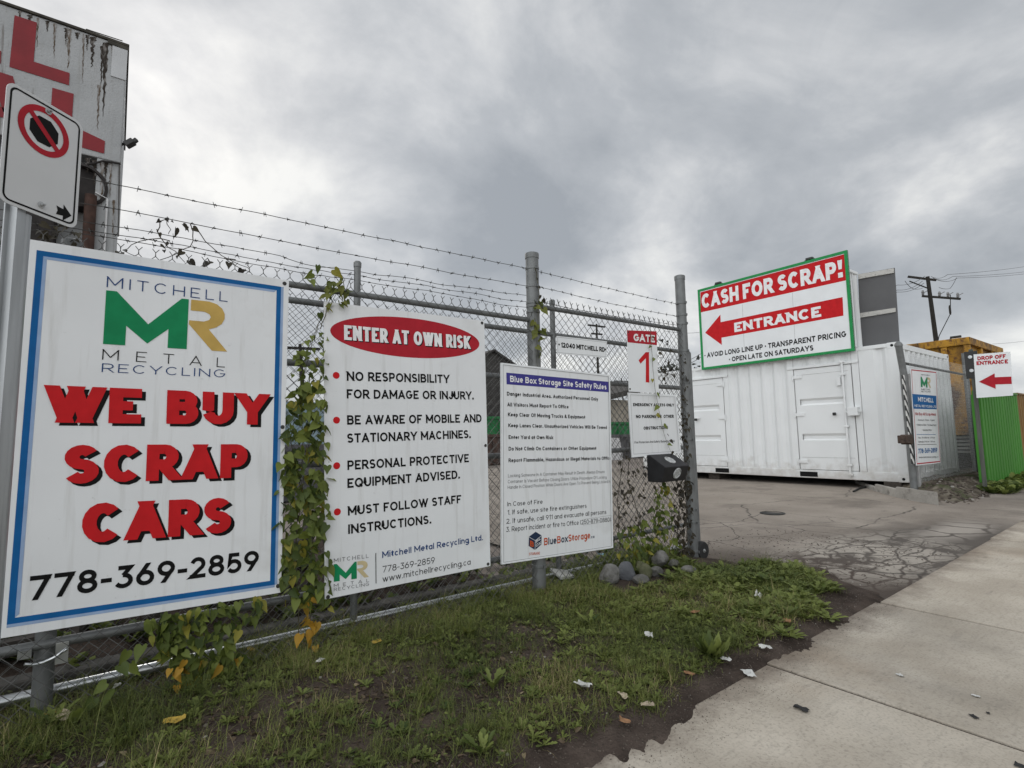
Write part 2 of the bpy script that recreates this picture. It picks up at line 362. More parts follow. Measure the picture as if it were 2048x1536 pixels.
class Face:
    """a flat sign face: unproject to its plane, thickness and lettering on it"""
    def __init__(s, P, n): s.P = Vector(P); s.n = Vector(n).normalized()
    def pt(s, x, y, off=0): return onP(x, y, s.P, s.n) + s.n*off
    def poly(s, mb, px, off, nrm=None): mb.flat([s.pt(x, y, off) for x, y in px], s.n)
    def text(s, mb, t, bl, tl, br, w=.14, off=.0016, track=.16, shift=(0,0), colours=None, space=.42, wf=1.0):
        mb.cuts.append((len(mb.v), len(mb.f)))
        a = s.pt(*bl, off); u = s.pt(*tl, off)-a; r = s.pt(*br, off)-a
        st, tot = text_strips(t, w, track, space, wf)
        a = a + r*shift[0] + u*shift[1]
        for it in st:
            ci, (l, q) = it[0], it[1]; k = (it[2] if len(it) > 2 else 0)
            if colours: mb.mi = colours[ci]
            o = s.n*(.00025*k)
            A = [a + r*(x/tot) + u*y + o for x, y in l]; B = [a + r*(x/tot) + u*y + o for x, y in q]
            m = len(A); fs = [(i, i+m, i+m+1, i+1) for i in range(m-1)]
            nn = (B[0]-A[0]).cross(B[1]-A[0])
            if nn.length < 1e-12: nn = (B[1]-B[0]).cross(A[1]-B[0])
            if nn.dot(s.n) < 0: fs = [tuple(reversed(f)) for f in fs]
            mb.add(A+B, fs)
        mb.mi = 0
    def ring(s, px):  # polygon px list as 3D
        return [s.pt(x, y) for x, y in px]
LOGO_M = [(0,0),(0,1),(.08,1),(.335,.43),(.6,1),(.66,1),(.66,0),(.5,0),(.5,.37),(.335,.06),(.165,.37),(.165,0)]
LOGO_R = [(.68,1),(.84,1),(.91,.96),(.96,.88),(.985,.77),(.985,.67),(.96,.56),(.91,.48),(.845,.43),(1.02,0),(.88,0),(.67,.50),(.67,.58),(.80,.58),(.845,.62),(.86,.68),(.845,.74),(.80,.78),(.68,.78)]
def logo(face, par, bl, tl, br, gold, off=.0016):
    a = face.pt(*bl, off); u = face.pt(*tl, off)-a; r = face.pt(*br, off)-a
    for pts, m in ((LOGO_M, GREENV), (LOGO_R, gold)):
        b = MB(); b.flat([a+r*x+u*y for x, y in pts], face.n); b.build('logo', m, par)
def border(mb, face, q, w, off):
    """frame band of width w inside the quad q (px corners TL,TR,BR,BL)"""
    o = [face.pt(*p, off) for p in q]; i = []
    for k in range(4):
        a, b, c = o[k-1], o[k], o[(k+1) % 4]
        i.append(b + (a-b).normalized()*w + (c-b).normalized()*w)
    for k in range(4): mb.flat([o[k], o[(k+1) % 4], i[(k+1) % 4], i[k]], face.n)
    return i
def grommets(par, face, pxs, r=.011):
    for x, y in pxs:
        b = MB(); b.lathe(face.pt(x, y, -.001), [(r, 0), (r, .003), (r*.6, .004), (r*.55, .002)], 12, face.n); b.build('grommet', WIRED, par, True)
NY = Vector((0, -1, 0)); NX = Vector((-1, 0, 0))
def make_sign(name, label, face, corners, th=.006, mat=SIGNW, bottom=None, group=None):
    pts = face.ring(corners); c = sum(pts, Vector())/4; c.z = min(p.z for p in pts)
    t = thing(name, label, 'sign', c, group)
    b = MB(); b.slab(pts, face.n, th); b.build('sign_panel', mat, t)
    return t
# ------------------------------------------------------------------ ground
def nz(x, y, s=1.0, o=0.0): return noise.noise(Vector((x*s+o, y*s-o, o*.37)))
def grid(name, xs, ys, fz, mat, kind='structure', parent=None):
    nx, ny = len(xs), len(ys); vs = [(x, y, fz(x, y)) for y in ys for x in xs]
    fs = [(j*nx+i, j*nx+i+1, (j+1)*nx+i+1, (j+1)*nx+i) for j in range(ny-1) for i in range(nx-1)]
    b = MB(); b.add(vs, fs); o = b.build(name, mat, parent)
    o.data.polygons.foreach_set('use_smooth', [True]*len(fs)); tag(o, kind=kind); return o
lin = lambda a, b, n: [a+(b-a)*i/(n-1) for i in range(n)]
YARD = mk('packed yard dirt and worn paving', (.17,.145,.125), .85, 0, .2, .5, .3, 8, col2=(.26,.225,.20), spec=.15)
over(YARD, (.10,.088,.08), 1.3, .5, .72, amount=.6)
ASPH = mk('worn driveway paving', (.205,.178,.152), .88, 0, .2, 1.1, .35, 60, col2=(.30,.265,.228), spec=.15, det=8)
CONC = mk('sidewalk concrete', (.40,.355,.292), .85, 0, .1, 2.2, .2, 70, col2=(.53,.48,.405), spec=.2, det=9)
over(CONC, (.20,.185,.165), 9, .60, .80, stretch=(.3,1.6,1), amount=.45)
over(CONC, (.27,.19,.12), .62, .54, .72, amount=.6); over(CONC, (.24,.22,.19), 1.6, .52, .75, amount=.4)
over(CONC, (.19,.17,.145), 75, .50, .68, amount=.42)
over(CONC, (.20,.18,.15), 30, .54, .76, stretch=(.25,1.5,1), amount=.35)
over(CONC, (.60,.57,.50), 110, .62, .74, amount=.35)
over(CONC, (.10,.09,.08), 38, .70, .75, amount=.5)
def edge_dirt(m):
    nt = m.node_tree; N = nt.nodes; L = nt.links; b = N['Principled BSDF']; prev = b.inputs['Base Color'].links[0].from_socket
    tc = N.new('ShaderNodeTexCoord'); sp = N.new('ShaderNodeSeparateXYZ'); L.new(tc.outputs['Object'], sp.inputs[0])
    n = N.new('ShaderNodeTexNoise'); n.inputs['Scale'].default_value = 5; n.inputs['Detail'].default_value = 8; n.inputs['Roughness'].default_value = .7; L.new(tc.outputs['Object'], n.inputs['Vector'])
    a = N.new('ShaderNodeMath'); a.operation = 'MULTIPLY_ADD'; L.new(n.outputs['Fac'], a.inputs[0]); a.inputs[1].default_value = .55; L.new(sp.outputs[1], a.inputs[2])
    r = N.new('ShaderNodeMapRange'); L.new(a.outputs[0], r.inputs[0]); r.inputs[1].default_value = 1.66; r.inputs[2].default_value = 1.92; r.inputs[4].default_value = .8
    mx = N.new('ShaderNodeMix'); mx.data_type = 'RGBA'; L.new(r.outputs[0], mx.inputs[0]); L.new(prev, mx.inputs[6]); mx.inputs[7].default_value = (.13,.10,.078,1)
    g = N.new('ShaderNodeNewGeometry'); q = N.new('ShaderNodeMapRange'); L.new(g.outputs['Random Per Island'], q.inputs[0]); q.inputs[3].default_value = .86; q.inputs[4].default_value = 1.06
    sc_ = N.new('ShaderNodeVectorMath'); sc_.operation = 'SCALE'; L.new(mx.outputs[2], sc_.inputs[0]); L.new(q.outputs[0], sc_.inputs['Scale']); L.new(sc_.outputs[0], b.inputs['Base Color'])
edge_dirt(CONC)
DIRT = mk('dark verge soil', (.038,.029,.024), .95, 0, .3, 5, .8, 55, col2=(.085,.066,.055), spec=.1, det=8)
over(DIRT, (.20,.17,.145), 95, .70, .78, amount=.8)
far = [-400,-120,-50,-25,-12] + lin(-6, 30, 37) + [40,60,100,200,500]
fay = [-300,-60,-20,-8,-4,-2] + lin(-1, 30, 32) + [45,80,150,300,600]
def gfar(x, y):
    z = gz(x, y)-.03
    return z + (.012*nz(x, y, .6) if abs(x) < 35 and abs(y) < 35 else 0)
tag(grid('ground', far, fay, gfar, YARD), kind='structure')
def drive_edge(x): return 1.575
def drz(x, y):
    d = 0
    if y < 2.3 and x < 8: d = -.012*max(0, min(1, (2.3-y)/.5))
    return gz(x, y) + .004 + .008*nz(x, y, .9, 3) + d
grid('driveway', lin(3.6, 13.6, 101), [1.5+.08*i for i in range(30)] + lin(3.95, 16, 40), drz, ASPH)
def crack_layers(m):
    nt = m.node_tree; N = nt.nodes; L = nt.links; b = N['Principled BSDF']; prev = b.inputs['Base Color'].links[0].from_socket
    tc = N.new('ShaderNodeTexCoord'); src = tc.outputs['Object']
    nz_ = N.new('ShaderNodeTexNoise'); nz_.inputs['Scale'].default_value = 2.2; nz_.inputs['Detail'].default_value = 5; L.new(src, nz_.inputs['Vector'])
    wv = N.new('ShaderNodeVectorMath'); wv.operation = 'MULTIPLY_ADD'; L.new(nz_.outputs['Color'], wv.inputs[0]); wv.inputs[1].default_value = (.35,.35,0); L.new(src, wv.inputs[2])
    def m2(op, a, b_, cl=False):
        n = N.new('ShaderNodeMath'); n.operation = op; n.use_clamp = cl
        for i, v in enumerate((a, b_)):
            if isinstance(v, (int, float)): n.inputs[i].default_value = v
            else: L.new(v, n.inputs[i])
        return n.outputs[0]
    def blob(c, r, soft):
        mp = N.new('ShaderNodeMapping'); mp.vector_type = 'TEXTURE'; mp.inputs['Location'].default_value = (*c, 0); mp.inputs['Scale'].default_value = (*r, 99); L.new(wv.outputs[0], mp.inputs[0])
        ln = N.new('ShaderNodeVectorMath'); ln.operation = 'LENGTH'; L.new(mp.outputs[0], ln.inputs[0])
        r_ = N.new('ShaderNodeMapRange'); L.new(ln.outputs['Value'], r_.inputs[0]); r_.inputs[1].default_value = 1; r_.inputs[2].default_value = 1-soft
        return r_.outputs[0]
    def edges(scale, lo, hi, stretch=(1,1,1)):
        mp = N.new('ShaderNodeMapping'); mp.inputs['Scale'].default_value = stretch; L.new(wv.outputs[0], mp.inputs[0])
        v = N.new('ShaderNodeTexVoronoi'); v.feature = 'DISTANCE_TO_EDGE'; v.voronoi_dimensions = '2D'; v.inputs['Scale'].default_value = scale; L.new(mp.outputs[0], v.inputs['Vector'])
        r_ = N.new('ShaderNodeMapRange'); L.new(v.outputs['Distance'], r_.inputs[0]); r_.inputs[1].default_value = hi; r_.inputs[2].default_value = lo
        return r_.outputs[0]
    def mix(fac, col):
        nonlocal prev
        x = N.new('ShaderNodeMix'); x.data_type = 'RGBA'; L.new(fac, x.inputs[0]); L.new(prev, x.inputs[6]); x.inputs[7].default_value = (*col, 1); prev = x.outputs[2]
    # tan silt over the far half, dark worn strip along the sidewalk, crazed pale plates, long cracks
    mix(m2('MULTIPLY', blob((9.8, 5.2), (3.2, 2.6), .8), .55), (.30,.262,.22))
    mix(m2('MULTIPLY', blob((6.2, 2.0), (3.2, 1.0), .35), .9), (.082,.072,.064))
    mix(m2('MULTIPLY', blob((5.0, 2.4), (1.0, 1.3), .6), .95), (.070,.054,.045))
    def patchy(scale, lo, hi):
        n = N.new('ShaderNodeTexNoise'); n.inputs['Scale'].default_value = scale; n.inputs['Detail'].default_value = 6; n.inputs['Roughness'].default_value = .65; L.new(src, n.inputs['Vector'])
        r_ = N.new('ShaderNodeMapRange'); L.new(n.outputs['Fac'], r_.inputs[0]); r_.inputs[1].default_value = lo; r_.inputs[2].default_value = hi; return r_.outputs[0]
    mix(m2('MULTIPLY', patchy(.9, .52, .66), .5), (.11,.095,.082))
    mix(m2('MULTIPLY', patchy(6, .60, .68), .45), (.09,.078,.068))
    gaps = m2('MAXIMUM', edges(3.9, .03, .10, (.75,1.3,1)), m2('MULTIPLY', edges(8.5, .02, .07, (.8,1.2,1)), patchy(2.3, .46, .56)))
    pl = m2('MULTIPLY', m2('MULTIPLY', blob((6.2, 2.35), (1.6, .85), .55), m2('SUBTRACT', 1.0, gaps, True)), patchy(1.9, .40, .50))
    mix(m2('MULTIPLY', pl, .95), (.34,.31,.27))
    pl2 = m2('MULTIPLY', blob((8.1, 2.15), (1.1, .35), .7), m2('SUBTRACT', 1.0, edges(2.4, .03, .09), True))
    mix(m2('MULTIPLY', pl2, .9), (.33,.30,.265))
    mix(m2('MULTIPLY', m2('MULTIPLY', edges(.42, .002, .009), patchy(1.3, .36, .56)), .75), (.045,.04,.036))
    mix(m2('MULTIPLY', m2('MULTIPLY', edges(1.15, .003, .014), blob((6.4, 3.9), (2.1, 1.5), .4)), .8), (.05,.044,.04))
    L.new(prev, b.inputs['Base Color'])
over(ASPH, (.09,.08,.07), 45, .56, .70, amount=.45); over(ASPH, (.42,.39,.35), 70, .66, .76, amount=.4)
crack_layers(ASPH)
# sidewalk: separate poured bays with open joints
SWX = [-4.9, -3.35, -1.8, -.25, 1.3, 2.86, 4.38, 5.98, 7.5, 9.05, 10.6, 12.15, 13.7, 15.25, 16.8, 18.4, 20]
def swz(x): return gz(x, 0) + .02
b = MB()
for i in range(len(SWX)-1):
    x0, x1 = SWX[i]+.011, SWX[i+1]-.011; tilt = [.0, .004, -.003, .002, -.002][i % 5]; y1 = 1.575+.012*((i*7) % 3-1)
    vs = []
    for (yy, zz) in ((-.35, 0), (y1, tilt)):
        for xx in (x0, x1): vs.append((xx, yy, swz(xx)+zz))
    lo = [(p[0], p[1], p[2]-.12) for p in vs]
    b.add(vs+lo, [(0,1,3,2),(4,6,7,5),(0,4,5,1),(1,5,7,3),(3,7,6,2),(2,6,4,0)])
b.mi = 1
for x in SWX[1:-1]: b.box((x-.0105, -.35, swz(x)-.1), (x+.0105, 1.56, swz(x)-.008))
tag(b.build('sidewalk', [CONC, DIRT], bevel=.006), kind='structure')
# verge of soil between sidewalk and fence; it spills over the concrete with a ragged edge
def verge_h(x, y):
    u, w = x*.85-y*.5, x*.5+y*.85          # dirt streaks run slantwise over the slab
    e = 1.60 + .10*nz(u*2.4, w*1.2, 1, 1) + .06*abs(nz(u*5, w*1.6, 1, 2)) - .03 + .06*nz(u*13, w*3, 1, 3) + .045*nz(u*31, w*6, 1, 4) + .02*nz(u*70, w*20, 1, 5) - .04*max(0, 1-abs(x-2.2)/1.2)
    if x > 3.6: e += (x-3.6)*.10
    a = (y-e)*.20
    ex = 4.95 - max(0, 2.3-y)*.75 - .30*max(0, min(1, (y-2.5)/.3)) + .10*nz(x, y, 3, 5) + .05*nz(x, y, 9, 6)
    c = (ex-x)*.14
    d = (3.75-y)*.35
    h = min(a, c, d)
    top = .045 + .05*max(0, min(1, (y-2.0)/1.1))*(1 if x < 2 else max(.3, 1-(x-2)*.35))
    if h > top: h = top
    if h > 0: h += min(h, .03)/.03*(.02*nz(x, y, 2.5, 7) + .014*nz(x, y, 7, 8) + .008*nz(x, y, 19, 9))
    return h
def vz(x, y): return gz(x, y)+.02+max(verge_h(x, y), -.06)
grid('verge', lin(-3.4, 5.6, 451), sorted(lin(1.3, 1.95, 66)+lin(1.97, 3.85, 94)), vz, DIRT)
# ------------------------------------------------------------------ sign boards on the fence
SY = 3.13
FF = Face((0, SY, 0), NY)
# 1 scrap cars sign
c1 = [(50,477),(578,561),(562,1185),(-12,1279)]
t = make_sign('scrap_cars_sign', 'large white sign with blue border reading WE BUY SCRAP CARS, leftmost on the fence', FF, c1)
bq = [(73.4,500),(562.3,573.6),(549.4,1169.4),(13.4,1249.5)]
b = MB(); i1 = border(b, FF, bq, .024, .0008); b.build('border', BLUE, t)
b = MB(); nq = []
for k in range(4):
    a0, a1, a2 = i1[k-1], i1[k], i1[(k+1) % 4]; nq.append(a1 + (a0-a1).normalized()*.013 + (a2-a1).normalized()*.013)
for k in range(4):
    if k in (0, 3): b.flat([i1[k], i1[(k+1) % 4], nq[(k+1) % 4], nq[k]], NY)
o4 = [FF.pt(*p, .0008) for p in bq]; 
for k in (1, 2):
    A, B = o4[k], o4[(k+1) % 4]; dd = (Vector((1,0,0)) if k == 1 else Vector((0,0,-1)))*.013
    b.flat([A, B, B+dd, A+dd], NY)
b.build('border', LBLUE, t, label='pale blue drop line of the border')
b = MB(); FF.text(b, 'MITCHELL', (213,574), (214.3,552.5), (455,604), .09, track=.42); FF.text(b, 'RECYCLING', (203,744), (204.3,726.5), (450,755), .09, track=.30); b.build('lettering', NAVY, t)
b = MB(); FF.text(b, 'METAL', (204,719), (205.5,698), (449.5,735), .08, track=1.15); b.build('lettering', BLACK, t)
logo(FF, t, (205.9,688), (212.4,580.5), (450,703), GOLD)
lines = (('WE BUY', (88.5,845), (92.6,770), (533.7,849.4), .26), ('SCRAP', (125.4,968.6), (129.9,890), (494,954.3), .26), ('CARS', (162,1087.4), (166,1007), (461.7,1064.5), .26))
b = MB()
for s_, bl, tl, br, w in lines: FF.text(b, s_, (bl[0]+8, bl[1]+6), (tl[0]+8, tl[1]+6), (br[0]+7, br[1]+5), w, .0012, .085, space=.42, wf=.66)
b.build('lettering', BLACK, t, label='black drop shadow letters')
b = MB()
for s_, bl, tl, br, w in lines: FF.text(b, s_, bl, tl, br, w, .0030, .085, space=.42, wf=.66)
b.build('lettering', RED, t)
b = MB(); FF.text(b, '778-369-2859', (57.2,1201.8), (60.5,1152.5), (517,1139.6), .19, track=.13, wf=.9); b.build('lettering', BLACK, t)
grommets(t, FF, [(569,567),(565,854),(556,1172)])
# 2 own risk sign
c2 = [(648,603),(968.5,641.6),(981,1132),(649.5,1199)]
t = make_sign('own_risk_sign', 'white sign headed by a red ellipse reading ENTER AT OWN RISK', FF, c2)
_l, _r = FF.pt(660.3,661,.0008), FF.pt(958.7,688,.0008); C = (_l+_r)/2; ax = _r-C; ay = Vector((0,0,(FF.pt(797,632).z-FF.pt(845,716).z)/2))
b = MB(); b.flat([C+ax*math.cos(a)+ay*math.sin(a) for a in lin(0, 2*math.pi*63/64, 64)], NY); b.build('ellipse', RED2, t)
rows = [('NO RESPONSIBILITY',(693.5,761.5),(693.3,742.6),(898.7,766.4)),('FOR DAMAGE OR INJURY.',(693.5,797),(693.3,778.4),(947.5,799)),
 ('BE AWARE OF MOBILE AND',(694.2,849.4),(693.9,830.5),(963.1,844.5)),('STATIONARY MACHINES.',(694.2,885.9),(693.9,867),(941.6,876.1)),
 ('PERSONAL PROTECTIVE',(694.8,940.2),(694.6,921),(937.7,924.3)),('EQUIPMENT ADVISED.',(694.8,976.1),(694.6,957),(919.8,956.9)),
 ('MUST FOLLOW STAFF',(695.7,1031.3),(695.5,1012.5),(922.5,1006)),('INSTRUCTIONS.',(696.2,1068),(696,1049),(862.6,1046.9))]
b = MB()
for r_ in rows: FF.text(b, *r_, .20, track=.13, wf=.85)
FF.poly(b, [(750.6,1106.3),(752.1,1106),(752.7,1166.5),(751.2,1166.8)], .0016); b.build('lettering', BLACK, t)
b = MB(); FF.text(b, 'ENTER AT OWN RISK', (690,681.5), (689.6,652), (942.3,700), .20, .0014, .06, space=.24, wf=.44); b.build('lettering', BLACK, t, label='black shadow of the heading')
b = MB(); FF.text(b, 'ENTER AT OWN RISK', (688,679.7), (687.6,650), (940.3,698), .20, .0030, .06, space=.24, wf=.44); b.build('lettering', WHITEV, t)
for x, y in ((672.3,750.7),(673,840.3),(673.3,931.5),(674.6,1023.7)):
    b = MB(); c = FF.pt(x, y, .0012); b.flat([c+Vector((math.cos(a), 0, math.sin(a)))*.0205 for a in lin(0, 2*math.pi*23/24, 24)], NY); b.build('bullet', RED, t)
b = MB(); FF.text(b, 'Mitchell Metal Recycling Ltd.', (764.4,1115.9), (764.3,1103), (965.7,1080.2), .17); b.build('lettering', NAVY, t)
b = MB(); FF.text(b, '778-369-2859', (765,1145.3), (765,1132.3), (869.4,1125.8), .11); FF.text(b, 'www.mitchellrecycling.ca', (765,1164.3), (765,1151.8), (941,1128.9), .11); b.build('lettering', BLACK, t)
b = MB(); FF.text(b, 'MITCHELL', (667.6,1125), (667.6,1116.9), (737,1115.4), .12, track=.4); FF.text(b, 'METAL', (667.6,1174.5), (667.5,1168), (738,1163.5), .12, track=1.1); FF.text(b, 'RECYCLING', (667.6,1182.5), (667.5,1176), (738,1171), .12, track=.3); b.build('lettering', GREYV, t)
logo(FF, t, (667.6,1163.5), (667.3,1128.4), (736.3,1153.9), PGOLD)
grommets(t, FF, [(964,646),(971,891),(976,1128),(655,888),(656,1194)])
# 3 storage site rules sign
c3 = [(1002,725.5),(1219.5,749.8),(1226,1095.5),(1003,1129)]
t = make_sign('safety_rules_sign', 'white framed sign with a violet header bar listing site safety rules, hung before the post', FF, c3, .012)
b = MB(); i3 = border(b, FF, c3, .016, .003); b.build('border', SIGNW2, t)
b = MB(); border(b, FF, [(1005.6,729.3),(1216.2,752.8),(1222.6,1092.4),(1006.5,1124.8)], .0022, .0034); b.build('border', GREYV, t, label='thin grey line inside the frame')
b = MB(); FF.poly(b, [(1012.5,745.2),(1217.5,763.6),(1217.9,784.6),(1013.1,768.5)], .0006); b.build('header', PURPLE, t)
b = MB(); FF.text(b, 'Blue Box Storage Site Safety Rules', (1020.2,763.6), (1020,751.2), (1212.8,779.2), .2, .0014); b.build('lettering', WHITEV, t)
rows = [('Danger Industrial Area. Authorized Personnel Only',(1013.8,791),(1013.8,783.3),(1195.7,801.7)),('All Visitors Must Report To Office',(1014.7,812.7),(1014.5,805),(1137,817.1)),
 ('Keep Clear Of Moving Trucks & Equipment',(1015.8,832.6),(1015.7,824.9),(1170.3,837.5)),('Keep Lanes Clear. Unauthorized Vehicles Will Be Towed',(1016.4,854.3),(1016.3,846.8),(1213.4,858.1)),
 ('Enter Yard at Own Risk',(1017.1,878),(1017,870.3),(1106,878.5)),('Do Not Climb On Containers or Other Equipment',(1017.1,901.3),(1017.1,893.5),(1192.4,899.7)),
 ('Report Flammable, Hazardous or Illegal Materials to Office',(1016.9,924.5),(1016.9,916.8),(1222,919.4))]
b = MB()
for r_ in rows: FF.text(b, *r_, .215, .0012, wf=.88)
b.build('lettering', BLACK, t)
rows = [('Locking Someone In A Container May Result In Death. Always Ensure',(1016,954.8),(1016,948.2),(1209,946)),('Container Is Vacant Before Closing Doors. Utilize Procedure Of Locking',(1015.6,966.6),(1015.6,960),(1212.8,957)),
 ('Handle In Closed Position While Doors Are Open To Prevent Being Locked In.',(1015.1,978),(1015.1,971.4),(1221.5,965.4))]
b = MB()
for r_ in rows: FF.text(b, *r_, .12, .0012)
b.build('lettering', GREYV, t)
rows = [('In Case of Fire',(1014.7,1012.7),(1014.7,1003.7),(1085,1007.4)),('1. If safe, use site fire extinguishers',(1014.7,1029.7),(1014.8,1020.2),(1172.9,1015.6)),
 ('2. If unsafe, call 911 and evacuate all persons',(1012.7,1047.5),(1012.8,1037.6),(1212.5,1027.7)),('3. Report incident or fire to Office (250-879-0880)',(1012.1,1064),(1012.1,1054),(1221.3,1043))]
b = MB()
for r_ in rows: FF.text(b, *r_, .125, .0012)
border(b, FF, [(1166,1038.5),(1222.3,1030.5),(1222.5,1041.5),(1166.3,1050.5)], .0012, .0008)
b.build('lettering', BLACK, t)
q = lambda *p: [(960+x/5.12, 1000+y/5.12) for x, y in p]
b = MB(); FF.poly(b, q((500,375),(568,325),(630,362),(565,412)), .0012); FF.poly(b, q((500,381),(563,417),(560,510),(497,470)), .0012); FF.poly(b, q((568,417),(630,368),(628,455),(565,510)), .0012); b.build('logo', DNAVY, t)
b = MB(); FF.text(b, 'B', q((510,470))[0], q((512,412))[0], q((548,487))[0], .26, .002); FF.text(b, 'STORAGE', q((502,567))[0], q((502,540))[0], q((612,556))[0], .2); b.build('lettering', ORANGE, t)
b = MB(); FF.text(b, 'OX', q((570,482))[0], q((570,452))[0], q((622,452))[0], .18, .002); FF.text(b, 'BL', q((570,440))[0], q((572,415))[0], q((622,402))[0], .18, .002); b.build('lettering', WHITEV, t)
b = MB(); FF.text(b, 'BlueBoxStorage', q((655,465))[0], q((655,390))[0], q((1128,393))[0], .19, .0014, colours=[0,1,1,1,0,1,1]+[0]*7); FF.text(b, '.ca', q((1130,393))[0], q((1130,362))[0], q((1170,388))[0], .2, .0014, colours=[1,1,1]); b.build('lettering', [ORANGE, DNAVY], t)
# 4 address plate
c4 = [(1113.4,671.8),(1214,682.7),(1213,715.9),(1114,706.8)]
t = make_sign('address_sign', 'small white plate reading 12040 MITCHELL RD, fixed high on the mesh', FF, c4, .004, SIGNW2)
b = MB(); border(b, FF, [(1115,674),(1212.6,684.6),(1211.6,713.7),(1115.6,705)], .0018, .0006); b.build('border', GREYV, t)
b = MB(); FF.text(b, '12040 MITCHELL RD', (1121.8,694.7), (1121.7,684.8), (1209.5,703.9), .24, track=.12, space=.3, wf=.85); b.build('lettering', BLACK, t)
grommets(t, FF, [(1118,689),(1211,699)], .008)
# 5 gate number sign
F5 = Face((0, SY-.012, 0), NY)
c5 = [(1253.8,660.3),(1313,662.5),(1318,786),(1258,783)]
t = make_sign('gate_number_sign', 'white and red plate reading GATE 1, with ivy trailing over it', F5, c5, .004, SIGNW2)
b = MB(); F5.poly(b, [(1253.8,660.5),(1313,662.7),(1313.9,690.4),(1255.2,684.6)], .0006); b.build('header', RED2, t)
b = MB(); F5.text(b, 'GATE', (1267,682), (1266.8,667), (1309.5,685), .24, .0014, .12); b.build('lettering', WHITEV, t)
b = MB(); F5.poly(b, [(960+x/4.152, 490+y/4.152) for x, y in ((1375,890),(1403,890),(1405,1142),(1376,1140),(1377,940),(1332,986),(1316,957))], .001); b.build('lettering', RED, t)
grommets(t, F5, [(1260,778),(1256.5,664)], .009)
# 6 emergency access sign
c6 = [(1256,785),(1351.7,790),(1362,905.4),(1263.8,915)]
t = make_sign('emergency_access_sign', 'white framed plate reading EMERGENCY ACCESS ONLY, under the gate number plate', FF, c6, .008)
b = MB(); border(b, FF, c6, .022, .002); b.build('border', SIGNW2, t)
b = MB(); border(b, FF, [(1260.5,789.2),(1349.3,793.5),(1357.8,902.2),(1266.7,908.5)], .0018, .0024); b.build('border', GREYV, t, label='thin grey line inside the frame')
b = MB(); FF.text(b, 'EMERGENCY ACCESS ONLY', (1266.1,812.3), (1266,806.2), (1347.8,812.9), .25, wf=.85); FF.text(b, 'NO PARKING OR  OTHER', (1271.9,836.4), (1271.8,829.8), (1347.1,835.7), .25, wf=.85); FF.text(b, 'OBSTRUCTIONS', (1287,859.5), (1287,853.2), (1336,857.8), .25, wf=.85)
FF.text(b, 'Fire Protection And Safety Bylaw No. 8306', (1269,887.1), (1269,882.4), (1349,883.9), .14); b.build('lettering', BLACK, t)
# ------------------------------------------------------------------ chain-link, pipes, barbed wire
def chain(mb, x0, x1, z0, z1, Y, r, barbs=True, n=4):
    p = .072; q = p/2; k0 = math.ceil(x0/q); k1 = math.floor(x1/q)
    for i in range(k0, k1+1):
        m = int((z1-z0)/q); zz = z1 - m*q; pts = []
        for k in range(m+1):
            z = zz + k*q; sgn = 1 if (k+i) % 2 else -1
            pts.append((i*q + sgn*.0192 + .005*nz(i*q, z, 3) + .002*nz(i*q, z, 11), Y + .0024*(1 if k % 2 else -1), z))
        if barbs:
            e = pts[-1]; d = 1 if e[0] > i*q else -1
            pts += [(e[0]-d*.002, Y, e[2]+.018), (e[0]+d*.013, Y-.004, e[2]+.036)]
        mb.tube(pts, r, n, False)
def barbed(mb, pts, r=.0022, pitch=.115, barb=.016, wob=.006):
    pts = [Vector(p) for p in pts]; q = []
    for a, b_ in zip(pts, pts[1:]):
        m = max(2, int((b_-a).length/.05))
        for i in range(m): q.append(a.lerp(b_, i/m))
    q.append(pts[-1])
    L_ = 0; nxt = .03
    for i, p in enumerate(q):
        p.z += wob*nz(p.x*2.3, p.z*7, 1.6, 2.2) + .3*wob*nz(p.x*9, p.z, 2)
    mb.tube(q, r, 4)
    for a, b_ in zip(q, q[1:]):
        d = b_-a; l = d.length
        while L_+l > nxt:
            c = a.lerp(b_, (nxt-L_)/l); u = d.normalized()
            for s_ in (-.005, .005):
                an = random.uniform(0, math.pi); v = Vector((0, math.cos(an), math.sin(an))); v = (v - u*v.dot(u)).normalized()
                sk = u*random.uniform(-.008, .008)
                mb.tube([c+u*s_-v*barb-sk, c+u*s_, c+u*s_+v*barb+sk], r*.8, 3, False)
            mb.tube([c-u*.007, c+u*.007], r*1.9, 5)
            nxt += pitch*random.uniform(.85, 1.15)
        L_ += l
PY = 3.2; MY = 3.165
def post(par, x, y, z0, z1, r, bands=(), cap='dome'):
    b = MB(); b.tube([(x, y, z0), (x, y, z1)], r, 20); o = b.build('post', GALV, par, True)
    b = MB(); b.lathe((x, y, z1-.03), [(r*1.07, 0), (r*1.09, .03), (r*1.06, .042), (r*.7, .05), (0, .052)], 20); b.build('cap', GALV, o, True)
    for zb in bands:
        b = MB(); b.lathe((x, y, zb-.011), [(r*1.02, 0), (r*1.07, .003), (r*1.07, .02), (r*1.02, .023)], 20); b.box((x-.006, y-r*1.35, zb-.011), (x+.006, y-r, zb+.011)); b.build('band', GALV, o)
    return o
fence = thing('chain_link_fence', 'grey chain-link fence with barbed wire carrying the row of white signs', 'fence', (2.6, PY, 0))
p1 = onY(1053, 520, PY); p2 = onY(1361, 560, PY); X1, X2 = 2.62, onY(1373, 830, PY).x
ZR1 = onY(811, 603, PY).z; ZR2 = onY(1211, 636, PY).z
bz1 = [onY(1056, y, PY).z for y in (536, 572, 605, 612, 623, 661, 1135, 1190)]
post(fence, X1, PY, 0, onY(1053, 508, PY).z, .052, bz1)
bz2 = [onY(1362, y, PY).z for y in (607, 631, 648, 702, 766, 880, 1022, 1048, 1108)]
